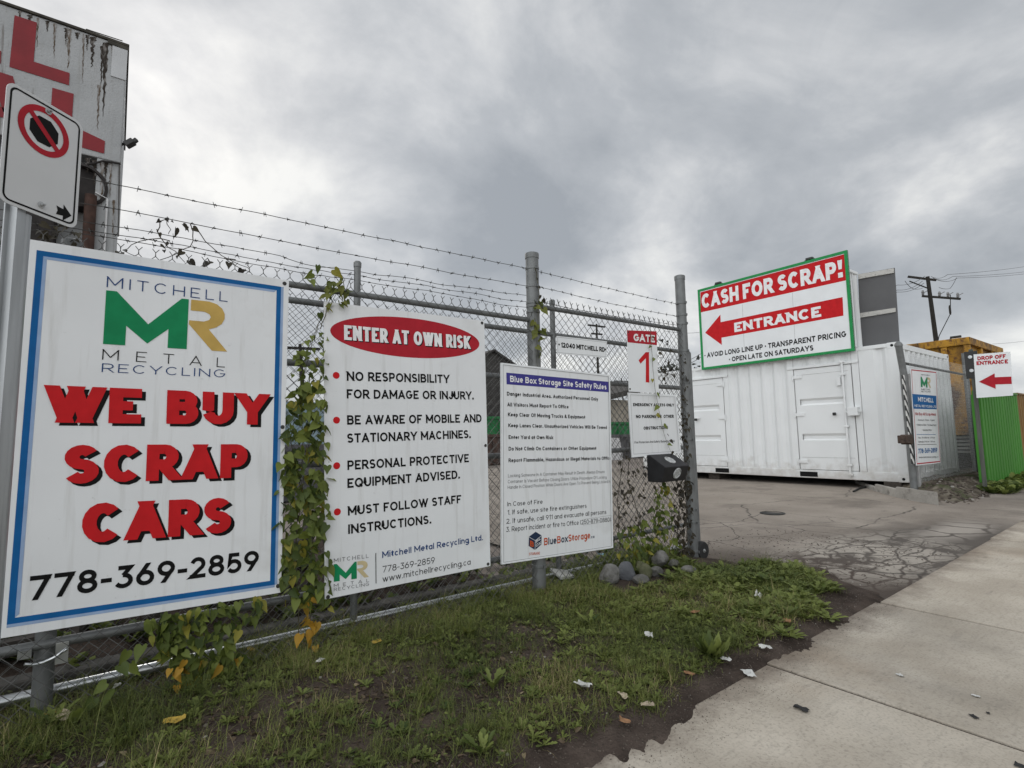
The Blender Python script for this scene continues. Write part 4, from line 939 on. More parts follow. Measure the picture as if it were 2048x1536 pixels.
# ------------------------------------------------------------------ drop off sign on its post, green and orange sheet walls
DX = 12.02; FD = Face((DX, 0, 0), NX); cdp = [(1947,709),(2020.5,703),(2026,791),(1953,796)]
pts = FD.ring(cdp); dpo = thing('drop_off_sign', 'white sign reading DROP OFF ENTRANCE with a red arrow, on a dark post', 'sign', (DX+.06, pts[0].y+.1, .15))
b = MB(); b.slab(pts, NX, .008); b.build('sign_panel', SIGNW2, dpo)
b = MB(); FD.text(b, 'DROP OFF', (1955.2,720.9), (1954.7,713.2), (2012,716), .27, .003, .1); FD.text(b, 'ENTRANCE', (1953.3,730.4), (1952.8,722.8), (2016.4,726.6), .27, .003, .1); b.build('lettering', RED2, dpo)
b = MB(); FD.poly(b, [(1680+x/2.845, 500+y/2.845) for x, y in ((790,750),(880,702),(881,724),(975,720),(978,762),(885,765),(886,790))], .003); b.build('arrow', RED2, dpo)
p0 = FD.pt(1944, 700); b = MB(); b.box((DX+.02, p0.y+.0, .05), (DX+.08, p0.y+.055, p0.z+.02)); b.build('post', mk('dark stained post', (.085,.09,.078), .8, 0, .3, 6, stretch=(3,3,.3)), dpo, bevel=.008)
b = MB(); b.box((DX+.008, pts[0].y-.05, p0.z-.5), (DX+.02, pts[0].y+.13, p0.z-.02)); b.build('bracket', mk('black backing plate', (.03,.03,.03), .6), dpo)
for dz in (.12, .36):
    b = MB(); b.lathe((DX+.008, pts[0].y+.05, p0.z-dz), [(.03, 0), (.03, .012), (0, .013)], 10, NX); b.build('bolt', GALVB, dpo, True)
GRN = mk('green painted sheet metal', (.045,.20,.018), .5, .1, .12, 1.5, stretch=(1,1,.25)); over(GRN, (.02,.08,.015), 5, .6, .8, amount=.5)
ORG = mk('orange painted sheet metal', (.20,.105,.018), .5, .1, .15, 3)
def sheetwall(name, label, x0, x1, y, z0, z1, mat, cat='sheet wall'):
    t = thing(name, label, cat, ((x0+x1)/2, y, z0)); pr = []; u = x0
    while u < x1: pr += [(u, 0), (u+.03, -.075), (u+.065, -.075), (u+.085, 0), (u+.15, .012)]; u += .20
    pr.append((x1, 0))
    wallmesh(pr, z0, z1, lambda u, d, z: (u, y-d, z), 'sheet', mat, t)
    b = MB(); b.box((x0, y+.06, z1-.1), (x1, y+.10, z1-.02)); b.box((x0, y+.06, z0), (x0+.06, y+.12, z1-.1)); b.build('frame', mat, t)
    b = MB(); b.box((x0-.006, y-.034, z1-.02), (x1, y+.03, z1+.012)); b.build('cap_strip', mat, t); return t
gx0 = onY(1964, 850, 2.62).x; gzt = onY(2000, 784, 2.62).z; gx1 = onY(2038, 850, 2.62).x
sheetwall('green_wall', 'bright green corrugated sheet metal wall beside the sidewalk', gx0, gx1, 2.62, .0, gzt, GRN)
sheetwall('orange_wall', 'orange corrugated sheet metal wall at the right edge past the green one', gx1+.02, gx1+6, 2.62, .0, gzt+.02, ORG)
# scrap heap behind the walls
SCR = mk('grey mixed scrap', (.09,.09,.09), .6, .3, .5, 8)
b = MB()
hx, hy = 21.5, 4.4
for i in range(420):
    a, r_ = random.uniform(0, 6.28), random.random()**.5; x, y = hx+r_*4.2*math.cos(a), hy+r_*1.7*math.sin(a)
    z = .2+(1-r_)*2.95*random.uniform(.55, 1); d = Vector((random.gauss(0,1), random.gauss(0,1), random.gauss(0,.5))).normalized()*random.uniform(.12, .4)
    b.bar((x, y, z), Vector((x, y, z))+d, random.uniform(.05, .35), random.uniform(.01, .12))
vs = []; 
b.lathe((hx, hy, .1), [(1.7, 0), (1.2, 1.2), (.6, 2.0), (.05, 2.5)], 10)
tag(b.build('scrap_heap', SCR), 'heap of grey scrap metal showing over the green wall', 'scrap heap', kind='stuff')
# ------------------------------------------------------------------ yellow bin behind the container
YEL = mk('yellow industrial paint', (.42,.215,.018), .65, 0, .25, 2)
over(YEL, (.060,.026,.014), 2.1, .47, .60, amount=.9, stretch=(1,1,.6)); over(YEL, (.10,.04,.018), 9, .54, .64, amount=.9); over(YEL, (.03,.018,.012), 5, .60, .68, stretch=(2,2,.3), amount=.9)
YX, YY0 = 16.0, 3.4; yz0, yz1 = 1.22, 3.44
yb = thing('yellow_bin', 'rusty yellow steel bin with heavy ribs behind the white container', 'bin', (17.5, 6.4, yz0))
b = MB(); b.box((YX+.06, YY0+.06, yz0), (YX+3.1, YY0+6, yz1-.12)); b.build('body', YEL, yb)
b = MB()
b.box((YX-.03, YY0-.03, yz1-.18), (YX+.14, YY0+6.05, yz1)); b.box((YX+.14, YY0-.03, yz1-.18), (YX+3.15, YY0+.14, yz1)); b.box((YX, YY0, yz0-.08), (YX+.14, YY0+6, yz0+.18)); b.box((YX+.14, YY0, yz0-.08), (YX+3.1, YY0+.14, yz0+.18)); b.build('rim', YEL, yb, bevel=.015)
for y in (YY0-.01, YY0+.42, YY0+.85, YY0+1.3, YY0+1.8, YY0+2.6, YY0+3.9):
    b = MB(); b.box((YX-.01, y, yz0+.18), (YX+.1, y+.12, yz1-.18)); b.build('rib', YEL, yb, bevel=.01)
for x in (YX+1.0, YX+2.0, YX+2.95):
    b = MB(); b.box((x, YY0-.01, yz0+.18), (x+.15, YY0+.1, yz1-.18)); b.build('rib', YEL, yb, bevel=.01)
b = MB(); b.tube([(YX+.1, YY0+.35, yz1-.02), (YX+.1, YY0+.35, yz1+.05), (YX+.1, YY0+.15, yz1+.05)], .03, 8); b.build('lug', PAD, yb)
st = thing('slat_stack', 'stack of pale slatted pallets on dark blocks under the yellow bin', 'pallet stack', (17, 6, .2))
b = MB()
for i in range(5): b.box((YX+.1, YY0+.0, .72+i*.085), (YX+3, YY0+5.9, .765+i*.085))
b.build('slat', mk('pale slats', (.42,.42,.41), .7), st)
b = MB()
for y in (YY0+.1, YY0+1.6, YY0+3.2, YY0+5): b.box((YX+.25, y, .15), (YX+2.8, y+.5, .715))
b.box((YX+.5, YY0+.4, .72), (YX+2.6, YY0+5.6, yz0-.09)); b.build('block', WOODD, st)
# ------------------------------------------------------------------ kerb, bank, manhole, hose
KC = mk('broken kerb concrete', (.30,.285,.26), .9, 0, .15, 3, .5, 25, spec=.15); over(KC, (.10,.09,.08), 5, .55, .7, amount=.7)
ks = [onG(*p) for p in ((1722,968),(1765,985),(1810,998),(1848,1006),(1878,1011))]
kerb = thing('broken_kerb', 'low broken concrete kerb at the foot of the side fence', 'kerb', ks[2])
for i in range(4):
    a, c = ks[i], ks[i+1]; a = a.lerp(c, .02); h = (.08, .15, .20, .20)[i]
    n_ = Vector((0, .16, 0)) + Vector((.10, 0, 0)); b = MB(); lo_ = [a, c, c+n_, a+n_]; hh = [h*.9, h, h*1.02, h]
    b.add([p-Vector((0,0,.1)) for p in lo_]+[p+Vector((0,0,hh[j])) for j, p in enumerate(lo_)], [(3,2,1,0),(4,5,6,7),(0,1,5,4),(1,2,6,5),(2,3,7,6),(3,0,4,7)])
    b.build('kerb_stone', KC, kerb, bevel=.02)
def bank_h(x, y):
    d1 = y - (2.50 + .10*nz(x, y, 1.5, 3)); e = (x-10.45-.15*nz(x, y, 2, 8)) - 1.1*max(0, y-2.75)
    h = min(d1*.55, e*.40, .19)
    if y > 3.5: h = min(h, .19-(y-3.5)*.25)
    return gz(x, y) + h + (.03*nz(x, y, 3, 4)+.02*nz(x, y, 8, 5) if h > 0 else 0)
BANK = mk('grey brown bank soil', (.07,.058,.045), .95, 0, .3, 7, .9, 40, col2=(.17,.15,.12), spec=.1)
over(BANK, (.045,.06,.02), 3, .5, .62, amount=.8)
grid('bank', lin(10.0, 20, 120), lin(2.2, 4.3, 50), lambda x, y: max(bank_h(x, y), gz(x, y)-.03), BANK)
mp_ = onG(1545, 1027); mh = MB(); mh.lathe((mp_.x, mp_.y, drz(mp_.x, mp_.y)-.01), [(.17, 0), (.17, .018), (.15, .02), (.145, .012), (.0, .013)], 32)
tag(mh.build('manhole_cover', mk('dark cast iron', (.035,.035,.033), .7, .4, .2, 30), smooth=True), 'dark round manhole cover set in the driveway', 'manhole cover')
hp = [onG(x, y, .02) for x, y in ((1707,983),(1718,977),(1732,974),(1748,973),(1758,969))]
tag(MB().tube(hp, .018, 8).build('hose', RUB, smooth=True), 'short black hose lying in front of the container corner', 'hose')
# ------------------------------------------------------------------ white industrial tower behind the fence
TY = 8.0
TW = mk('stained white tower paint', (.37,.38,.385), .6, 0, .08, 3, .25, 40)
over(TW, (.16,.145,.12), 30, .60, .76, amount=.55); over(TW, (.075,.05,.03), 3.2, .60, .70, stretch=(2.4,2.4,.16), amount=.9); over(TW, (.22,.21,.19), 6, .55, .8, stretch=(3,3,.3), amount=.5)
RPAINT = mk('dull red paint', (.22,.012,.018), .6, 0, .12, 4)
RUST = mk('rusty brown pipe', (.06,.032,.024), .8, .2, .35, 10); SOOT = mk('dark duct', (.028,.024,.023), .8, .1, .3, 8)
FT = Face((0, TY, 0), NY); TX = onY(257, 95, TY).x-.012; TZ = onY(257, 95, TY).z; TB = onY(237, 325, TY).z
tower = thing('scrap_tower', 'tall white rust-streaked industrial tower with big red letters behind the fence', 'building', (-4, 9.5, 0))
b = MB(); b.box((-8, TY, TB), (TX, TY+3, TZ)); b.build('upper_wall', TW, tower, bevel=.012)
b = MB(); b.box((-8, TY+.22, 0), (-.33, TY+3, TB)); b.build('recess_wall', TW, tower)
b = MB(); b.box((-.33, TY+.006, 0), (TX-.02, TY+2.9, TB-.001)); b.build('corner_column', TW, tower, bevel=.01)
b = MB(); b.box((-8, TY-.02, TZ), (TX+.02, TY+3.02, TZ+.035)); b.box((TX-.20, TY-.02, TZ-.05), (TX+.02, TY+.15, TZ+.0)); b.bar((TX-.42, TY, TZ+.05), (TX-.05, TY, TZ+.06), .012); b.build('roof_edge', mk('grimy roof edge', (.05,.045,.035), .8, .1, .4, 8), tower, bevel=.008)
b = MB(); b.box((TX-.15, TY-.012, TZ-.46), (TX+.006, TY+.001, TZ-.02)); b.build('corner_plate', mk('pale corner plate', (.50,.51,.52), .6, 0, .05, 5), tower)
def tpoly(pts): 
    b = MB(); FT.poly(b, pts, .006); b.build('lettering', RPAINT, tower)
q = lambda *p: [(x/3.072, y/3.072) for x, y in p]
tpoly(q((90,95),(227,140),(207,380),(428,450),(424,525),(58,412)))
tpoly(q((-330,-45),(-190,0),(-205,245),(8,315),(4,392),(-360,285)))
tpoly(q((322,540),(453,578),(440,770),(645,868),(640,945),(300,850)))
tpoly(q((-130,420),(-60,425),(80,470),(150,730),(20,690),(-20,560),(-80,545),(-100,660),(-230,640)))
tpoly(q((-40,645),(120,690),(110,745),(-40,710)))
DRIP = mk('rust and grime runs', (.030,.022,.016), .85, 0, .3, 30, col2=(.30,.285,.27), stretch=(1,1,.3), lo=.50, hi=.72)
DRIP2 = mk('pale rust runs', (.10,.070,.045), .85, 0, .3, 30, col2=(.40,.40,.40), stretch=(1,1,.25), lo=.42, hi=.66)
def drip(x, y, ln, w, mat, seed):
    n = 36; L_, R2 = [], []
    for i in range(n+1):
        f = i/n; yy = y+ln*f; xx = x - .035*ln*f*1.0; ww = w*(1-f)**.6*(.55+.9*abs(nz(i*.9, seed, .7, seed))) + (w*.5*(1-f)**6)
        o = w*.35*nz(i*.35, seed*3, 1, 2); L_.append(FT.pt(xx+o-ww/2, yy, .0015+.0004*(seed % 5))); R2.append(FT.pt(xx+o+ww/2, yy, .0015+.0004*(seed % 5)))
    b = MB(); b.add(L_+R2, [(n+1+i, n+2+i, i+1, i) for i in range(n)]); b.build('stain', mat, tower)
for k, a in enumerate(((212,85,150,11,DRIP),(205,92,80,7,DRIP),(186,74,62,11,DRIP),(175,70,32,7,DRIP),(139,58,80,10,DRIP2),(133,56,34,9,DRIP),(168,68,100,5,DRIP2),(110,47,70,6,DRIP2),(198,170,90,6,DRIP2),(76,36,60,5,DRIP2),(225,88,40,4,DRIP2),(40,22,30,5,DRIP),(95,42,22,8,DRIP),(60,30,16,10,DRIP),(155,65,14,10,DRIP),
    (176,316,30,10,DRIP),(190,320,52,9,DRIP),(205,322,90,9,DRIP2),(212,324,40,8,DRIP),(222,326,70,5,DRIP2),(228,400,80,5,DRIP2))): drip(a[0], a[1], a[2], a[3], a[4], k+1)
c = FT.pt(160, 370); b = MB(); b.lathe((c.x, TY+.2, c.z), [(.27, 0), (.27, .22), (.24, .23), (.23, .16), (0, .17)], 30, NY); b.build('duct', SOOT, tower, True)
c2 = onY(179, 440, TY-.05); b = MB(); b.tube([(c2.x, TY-.05, .3), (c2.x, TY-.05, c.z-.12)], .06, 14); b.build('pipe', RUST, tower, True)
b = MB(); p = onY(212, 440, TY-.05); b.tube([(p.x, TY-.02, 2), (p.x, TY-.02, p.z+.28), (p.x-.12, TY-.02, p.z+.33)], .012, 8); b.build('conduit', mk('white conduit', (.6,.6,.6), .5), tower, True)
b = MB()
for x in (-2.4, -1.6, -.95): b.box((x, TY-.1, 1.2), (x+.28, TY+.21, TB-.12))
b.box((-3, TY-.16, 3.0), (-1.0, TY+.2, 3.3)); b.build('machinery', SOOT, tower, bevel=.03)
b = MB(); b.tube([(-.42, TY-.01, TB-.12), (-.36, TY-.03, TB-.10), (-.27, TY-.03, TB-.04), (TX, TY-.02, TB-.02)], .013, 6); b.build('cable', SOOT, tower)
p = onY(252, 285, TY); b = MB(); b.tube([(TX-.02, TY+.1, p.z), (p.x+.06, TY+.02, p.z+.02)], .02, 6); b.bar((p.x+.0, TY-.02, p.z-.05), (p.x+.08, TY-.05, p.z+.02), .09, .07); b.bar((p.x+.07, TY-.05, p.z+.0), (p.x+.11, TY-.06, p.z+.05), .05, .05); b.build('floodlight', mk('dark floodlight', (.035,.035,.035), .5, .3), tower, bevel=.01)
# ------------------------------------------------------------------ far side of the yard, seen through the mesh
SHED = mk('dark corrugated shed', (.045,.042,.04), .8, 0, .2, 1, stretch=(3,3,.3)); TAN = mk('tan block wall', (.30,.27,.225), .9, 0, .12, 1.2); ROOFD = mk('dark roofing', (.06,.055,.05), .85, 0, .2, 3)
BINS = mk('green bin paint', (.02,.16,.05), .55, .1, .15, 2)
def prism_house(name, label, x0, x1, y0, y1, zw, zr, wall, roof, ax='x'):
    t = thing(name, label, 'building', ((x0+x1)/2, (y0+y1)/2, .1)); b = MB(); xm = (x0+x1)/2
    v = [(x0,y0,0),(x1,y0,0),(x1,y0,zw),(xm,y0,zr),(x0,y0,zw)]; v += [(x,y1,z) for x,_,z in v]
    b.add(v, [(0,1,2,3,4),(9,8,7,6,5),(0,5,6,1),(1,6,7,2),(4,9,5,0)]); b.build('wall', wall, t)
    b = MB(); o = .25
    for xa, xb_ in ((x0-o, xm), (xm, x1+o)):
        za, zb_ = (zw-o*(zr-zw)/(xm-x0), zr) if xb_ == xm else (zr, zw-o*(zr-zw)/(xm-x0))
        b.add([(xa,y0-o,za),(xb_,y0-o,zb_),(xb_,y1+o,zb_),(xa,y1+o,za),(xa,y0-o,za+.12),(xb_,y0-o,zb_+.12),(xb_,y1+o,zb_+.12),(xa,y1+o,za+.12)], [(3,2,1,0),(4,5,6,7),(0,1,5,4),(1,2,6,5),(2,3,7,6),(3,0,4,7)])
    b.build('roof', roof, t); return t
pk = onY(985, 703, 27); pe_ = onY(1090, 775, 27)
hw = pe_.x-pk.x
prism_house('dark_shed', 'dark gabled metal shed far across the yard, right of the red ellipse sign', pk.x-hw, pk.x+hw, 27, 38, pe_.z, pk.z, SHED, SHED)
a = onY(1222, 795, 24); c = onY(1262, 780, 24); t = thing('tan_building', 'tan block building with a dark sloping roof far across the yard', 'building', (24, 26, .1))
b = MB(); b.box((a.x-1, 24, .1), (a.x+9, 31, onY(1240, 800, 24).z)); b.build('wall', TAN, t)
b = MB(); za = onY(1226, 800, 24).z; v = [(a.x-1.4,23.6,za-.2),(a.x+9.4,23.6,za+1.9),(a.x+9.4,31.4,za+1.9),(a.x-1.4,31.4,za-.2)]; b.add(v+[(x,y,z+.35) for x,y,z in v], [(3,2,1,0),(4,5,6,7),(0,1,5,4),(1,2,6,5),(2,3,7,6),(3,0,4,7)]); b.build('roof', ROOFD, t)
def skip(name, label, x, y, l, w, h, mat, group=None, cat='skip bin'):
    t = thing(name, label, cat, (x, y, gz(x, y)), group); z = gz(x, y)
    b = MB(); s_ = .28
    lo_ = [(x-l/2+s_, y-w/2, z), (x+l/2-s_, y-w/2, z), (x+l/2-s_, y+w/2, z), (x-l/2+s_, y+w/2, z)]; hi_ = [(x-l/2, y-w/2, z+h), (x+l/2, y-w/2, z+h), (x+l/2, y+w/2, z+h), (x-l/2, y+w/2, z+h)]
    b.add(lo_+hi_, [(3,2,1,0),(0,1,5,4),(1,2,6,5),(2,3,7,6),(3,0,4,7),(4,5,6,7)]); b.build('body', mat, t)
    b = MB()
    for k in range(4):
        A, B = Vector(hi_[k]), Vector(hi_[(k+1) % 4]); b.bar(A, B, .12, .12)
    b.build('rim', mat, t)
    for k in range(5):
        xx = x-l/2+.5+(l-1)*k/4; b = MB(); b.box((xx-.05, y-w/2-.07, z+.1), (xx+.05, y-w/2+.02, z+h-.07)); b.build('rib', mat, t)
    return t
GRYB = mk('grey bin paint', (.10,.10,.105), .7, .1, .3, 3); WHB = mk('chalky white panel', (.5,.5,.5), .7, 0, .1, 2); RSTB = mk('rust brown bin', (.085,.055,.045), .8, .1, .35, 3)
p = onY(975, 850, 22); skip('skip_bin', 'green skip bin far across the yard, beside the red ellipse sign', p.x-.6, 22.6, 5.2, 2, 2.05, BINS, 'green skip bins across the yard')
p = onY(1242, 850, 20); skip('skip_bin', 'green skip bin far across the yard, left of the emergency plate', p.x+.2, 21.4, 5.6, 2, 1.75, BINS, 'green skip bins across the yard')
p = onY(990, 900, 18); skip('scrap_crate', 'rust brown crate of scrap in the yard, beside the rules sign', p.x+.3, 18.5, 3.4, 1.6, 1.15, RSTB, None, 'crate')
p = onY(1245, 890, 17); skip('scrap_crate', 'dark grey crate of scrap in the yard, left of the emergency plate', p.x+.9, 17.6, 2.4, 1.4, 1.05, GRYB, None, 'crate')
p = onY(1232, 890, 16.5); b = MB(); b.add([(p.x-1.0,16.6,.15),(p.x+.25,16.3,.15),(p.x+.25,16.5,1.15),(p.x-1.0,16.8,1.2)]+[(p.x-1.0,16.7,.15),(p.x+.25,16.4,.15),(p.x+.25,16.6,1.15),(p.x-1.0,16.9,1.2)], [(0,1,2,3),(7,6,5,4),(0,4,5,1),(1,5,6,2),(2,6,7,3),(3,7,4,0)])
tag(b.build('leaning_sheet', WHB), 'pale panel leaning on the grey crate in the yard', 'panel')
p = onY(590, 800, 20); skip('blue_container', 'pale blue grey container across the yard, behind the ivy between the two left signs', p.x, 20.5, 6, 2.4, 2.5, mk('pale blue container paint', (.22,.30,.34), .6, 0, .1, 2), None, 'container')
p = onY(600, 930, 12); skip('scrap_crate', 'dark low crate in the yard behind the ivy column', p.x-.3, 12.5, 4.5, 1.5, 1.1, GRYB, None, 'crate')
# low kerb and soil heap just inside the gate
b = MB(); b.box((-2.6, 3.72, -.1), (3.6, 3.86, .12)); tag(b.build('inner_kerb', mk('dark stained kerb', (.07,.065,.058), .9, 0, .25, 4, .4, 30), bevel=.02), 'low dark concrete kerb inside the sliding gate', 'kerb')
def strip_z(x, y):
    h = min((y-3.62)*.5, (6.3-y)*.4, (2.9-x)*.3, .34)
    return gz(x, y)-.05 + max(0, h) + (.05*nz(x, y, 2, 41)+.04*nz(x, y, 6, 42) if h > 0 else 0)
grid('soil_strip', lin(-6, 3.0, 120), lin(3.55, 6.4, 44), strip_z, DIRT)
STUFF = mk('dark rubble', (.05,.043,.038), .9, 0, .4, 6, .5, 20)
b = MB()
for i in range(260):
    x, y = random.uniform(-2.6, 2.6), random.uniform(3.9, 6.2); s_ = random.uniform(.04, .22); z = strip_z(x, y)+random.uniform(-.02, .05)
    d = Vector((random.gauss(0,1), random.gauss(0,1), random.gauss(0,.3))).normalized()*s_; b.bar((x, y, z), Vector((x, y, z+.04))+d, s_*random.uniform(.2, .8), s_*random.uniform(.1, .4))
tag(b.build('rubble', STUFF), 'dark rubble and scrap lying inside the gate', 'rubble', kind='stuff')
# ------------------------------------------------------------------ utility poles and lines
PW = mk('dark creosote pole', (.022,.02,.017), .9, 0, .3, 8, stretch=(4,4,.3)); INS = mk('grey insulator', (.18,.18,.18), .4)
def upole(name, label, base_px, top_px, Y, zb, lean=True, detail=True):
    a = onY(*base_px, Y); c = onY(*top_px, Y); d = (c-a); k = (zb-a.z)/d.z; bs = a+d*k
    t = thing(name, label, 'utility pole', bs)
    r0 = .15 if detail else .16; b = MB(); b.tube([bs, c], [r0, .085], 14); b.build('pole', PW, t, True); return t, bs, c
t, bs, tp = upole('utility_pole', 'leaning dark wooden utility pole with two crossarms beyond the yellow bin', (1872,680), (1855,553), 8.6, 0)
ad = Vector((-.45, .80, 0)).normalized()
def at_h(f): return bs + (tp-bs)*f
Hh = (tp-bs).length
def arm(par, f, l0, l1, tilt, w=.10):
    c = at_h(f); b = MB(); A = c - ad*l0 + Vector((0,0,tilt*l0)); B = c + ad*l1 - Vector((0,0,tilt*l1)); b.bar(A, B, w, w); o = b.build('crossarm', PW, par); return o, A, B
o1, A1, B1 = arm(t, .985, .35, .85, -.30)
b = MB(); b.bar(at_h(.93), at_h(.985)+ad*.8, .05); b.build('brace', PW, t)
o2, A2, B2 = arm(t, .885, 1.25, .35, -.22)
for k, f in enumerate((-1.15, -.75, -.4, .3)):
    c = at_h(.885)+ad*f+Vector((0,0,.22*f)); b = MB(); b.lathe(c+Vector((0,0,.05)), [(.04, 0), (.07, .08), (.045, .11), (.07, .16), (.04, .26), (0, .27)], 8); b.bar(c+Vector((0,0,.15)), c+Vector((.1,-.2,.27)), .035); b.build('insulator', INS, t)
b = MB(); b.tube([at_h(.885)-ad*.85, at_h(.78)-ad*.75, at_h(.66)-ad*.15, at_h(.60)], .02, 5); b.lathe(at_h(.80)-ad*.75, [(.03, -.25), (.05, -.15), (.05, .15), (.03, .25)], 8); b.build('drop_cable', PW, t)
PLW = mk('dark line wire', (.05,.05,.052), .6)
def line(label, pxs, Ys, r=.011, sag=.15):
    P = [onY(x, y, Y) for (x, y), Y in zip(pxs, Ys)]; q_ = []
    for a, c in zip(P, P[1:]):
        for i in range(12): s_ = i/12; v = a.lerp(c, s_); v.z -= sag*4*s_*(1-s_); q_.append(v)
    q_.append(P[-1]); o = MB().tube(q_, r, 4).build('power_line', PLW); tag(o, label, 'power line', 'power lines at the utility pole'); return o
line('power line running right from the top of the leaning pole', [(1862,553),(1895,549),(2120,520)], [8.6,8.4,6.3], .012)
line('power line running right just under the topmost line', [(1866,556),(1905,553),(2120,533)], [8.5,8.3,6.4], .012)
line('lowest power line running right from the pole', [(1872,559),(1915,556),(2120,537)], [8.4,8.2,6.4], .012)
line('topmost power line running left from the pole behind the grey board', [(1850,552),(1795,570),(1640,612)], [8.7,9.2,11], .012)
line('power line running left below the topmost one', [(1845,562),(1795,580),(1640,622)], [8.7,9.2,11], .012)
line('third power line running left behind the grey board', [(1848,566),(1795,584),(1640,628)], [8.7,9.2,11], .012)
line('looping jumper wire left of the leaning pole', [(1810,562),(1825,577),(1845,576)], [8.9,8.8,8.7], .012, .05)
line('looping jumper wire right of the leaning pole', [(1878,575),(1900,577),(1913,555)], [8.4,8.3,8.2], .012, .05)
line('thin low line at the right edge above the orange wall', [(1985,688),(2120,668)], [9,8], .012)
line('line in the gap between end post and billboard', [(1330,736),(1404,706)], [22,22], .02)
line('lower line in the gap between end post and billboard', [(1330,744),(1404,713)], [22,22], .02)
line('upper line in the gap between end post and billboard', [(1330,662),(1404,664)], [30,30], .02)
def farpole(x, y0, y1, Y, label, arms):
    t, bs_, c_ = upole('utility_pole', label, (x+3, y1), (x, y0), Y, 0, detail=False)
    for dz, l in arms:
        b = MB(); b.bar(c_+Vector((-l,-.1,-dz)), c_+Vector((l,.1,-dz+.12)), .14); b.build('crossarm', PW, t)
farpole(1193, 648, 740, 34, 'distant pole seen through the mesh behind the address plate', ((.25, 1.2), (1.0, .8)))
farpole(1243, 756, 800, 60, 'distant pole seen through the mesh right of the rules sign', ((.6, 2.0),))
farpole(600, 688, 740, 30, 'distant pole seen through the mesh above the ivy column', ((.3, 1.1),))
# ------------------------------------------------------------------ vegetation helpers
def batch(name, tv, tf, mats, rnd, mat, parent=None):
    """one mesh from a template (verts, faces) placed with many 3x4 matrices; rnd = a colour seed per leaf"""
    tv = np.asarray(tv, float); n = len(mats); k = len(tv); Mx = np.asarray(mats, float)
    V = np.einsum('nij,kj->nki', Mx[:, :, :3], tv) + Mx[:, None, :, 3]
    if parent: V -= np.array(wloc(parent))
    me = bpy.data.meshes.new(name); me.vertices.add(n*k); me.vertices.foreach_set('co', V.reshape(-1))
    ls = [len(f) for f in tf]; flat = np.concatenate([np.array(f) for f in tf]); 
    loops = (flat[None, :] + (np.arange(n)*k)[:, None]).reshape(-1); tot = np.tile(ls, n); st = np.concatenate([[0], np.cumsum(tot)[:-1]])
    me.loops.add(len(loops)); me.loops.foreach_set('vertex_index', loops.astype(np.int32)); me.polygons.add(len(tot)); me.polygons.foreach_set('loop_start', st.astype(np.int32))
    try: me.polygons.foreach_set('loop_total', tot.astype(np.int32))
    except Exception: pass
    a = me.attributes.new('rnd', 'FLOAT', 'POINT'); a.data.foreach_set('value', np.repeat(np.asarray(rnd, float), k))
    me.materials.append(mat); me.update(calc_edges=True); me.validate()
    o = bpy.data.objects.new(name, me); COL.objects.link(o)
    if parent: o.parent = parent
    return o
def mat34(loc, z_dir, x_hint, s, sx=1.0):
    """leaf frame: local +Y = towards the tip, local +Z = face normal"""
    y = Vector(z_dir).normalized(); z = Vector(x_hint); z = (z - y*z.dot(y)); z = z.normalized() if z.length > 1e-6 else y.orthogonal().normalized(); x = y.cross(z)
    return [[x[i]*s*sx, y[i]*s, z[i]*s, loc[i]] for i in range(3)]
# heart shaped leaf, stalk end at origin, tip at +Y, folded along the midrib and drooping at the tip
_h = [(0,.07,0),(.18,-.07,.06),(.35,.02,.13),(.41,.24,.15),(.33,.52,.10),(.16,.80,.02),(0,1.12,-.14)]
HV = _h + [(-x, y, z) for x, y, z in _h[1:6]] + [(0,.35,-.01),(0,.70,-.03)]
HF = [(0,1,2,3,12),(12,3,4,13),(13,4,5,6),(0,12,9,8,7),(12,13,10,9),(13,6,11,10)]
IVY = leafmat('bindweed leaf', (.045,.070,.016), (.150,.185,.036), (.24,.22,.035), .88); IVYY = leafmat('yellowing leaf', (.30,.20,.03), (.42,.24,.03)); IVYD = leafmat('dead dark leaf', (.022,.018,.013), (.05,.042,.024))
IVYL = leafmat('yellow green leaf', (.075,.10,.018), (.15,.16,.03))
STEM = mk('vine stem', (.07,.065,.035), .8, 0, .3, 20); STEMD = mk('dry vine stem', (.045,.038,.03), .9, 0, .3, 20)
def inpoly(x, y, P):
    r = False; j = len(P)-1
    for i in range(len(P)):
        if (P[i][1] > y) != (P[j][1] > y) and x < (P[j][0]-P[i][0])*(y-P[i][1])/(P[j][1]-P[i][1])+P[i][0]: r = not r
        j = i
    return r
def sample(P, n):
    xs = [p[0] for p in P]; ys = [p[1] for p in P]; out = []
    while len(out) < n:
        x, y = random.uniform(min(xs), max(xs)), random.uniform(min(ys), max(ys))
        if inpoly(x, y, P): out.append((x, y))
    return out
def leaves(name, par, pts, Y, s, mat, droop=1.0, dy=.03, face=1.0, sd=.3):
    ms = []
    for x, y in pts:
        p = onY(x, y, Y + random.uniform(-dy, dy)); tip = Vector((random.gauss(0, .55), random.gauss(-.28, .32), -droop*random.uniform(.35, 1.1)))
        nrm_ = Vector((random.gauss(-.1, .75), -face*random.uniform(.3, 1.2), random.gauss(.5, .5))); ms.append(mat34(p, tip, nrm_, s*random.uniform(1-sd, 1+sd), random.uniform(.85, 1.05)))
    return batch(name, HV, HF, ms, rng.random(len(ms)), mat, par)
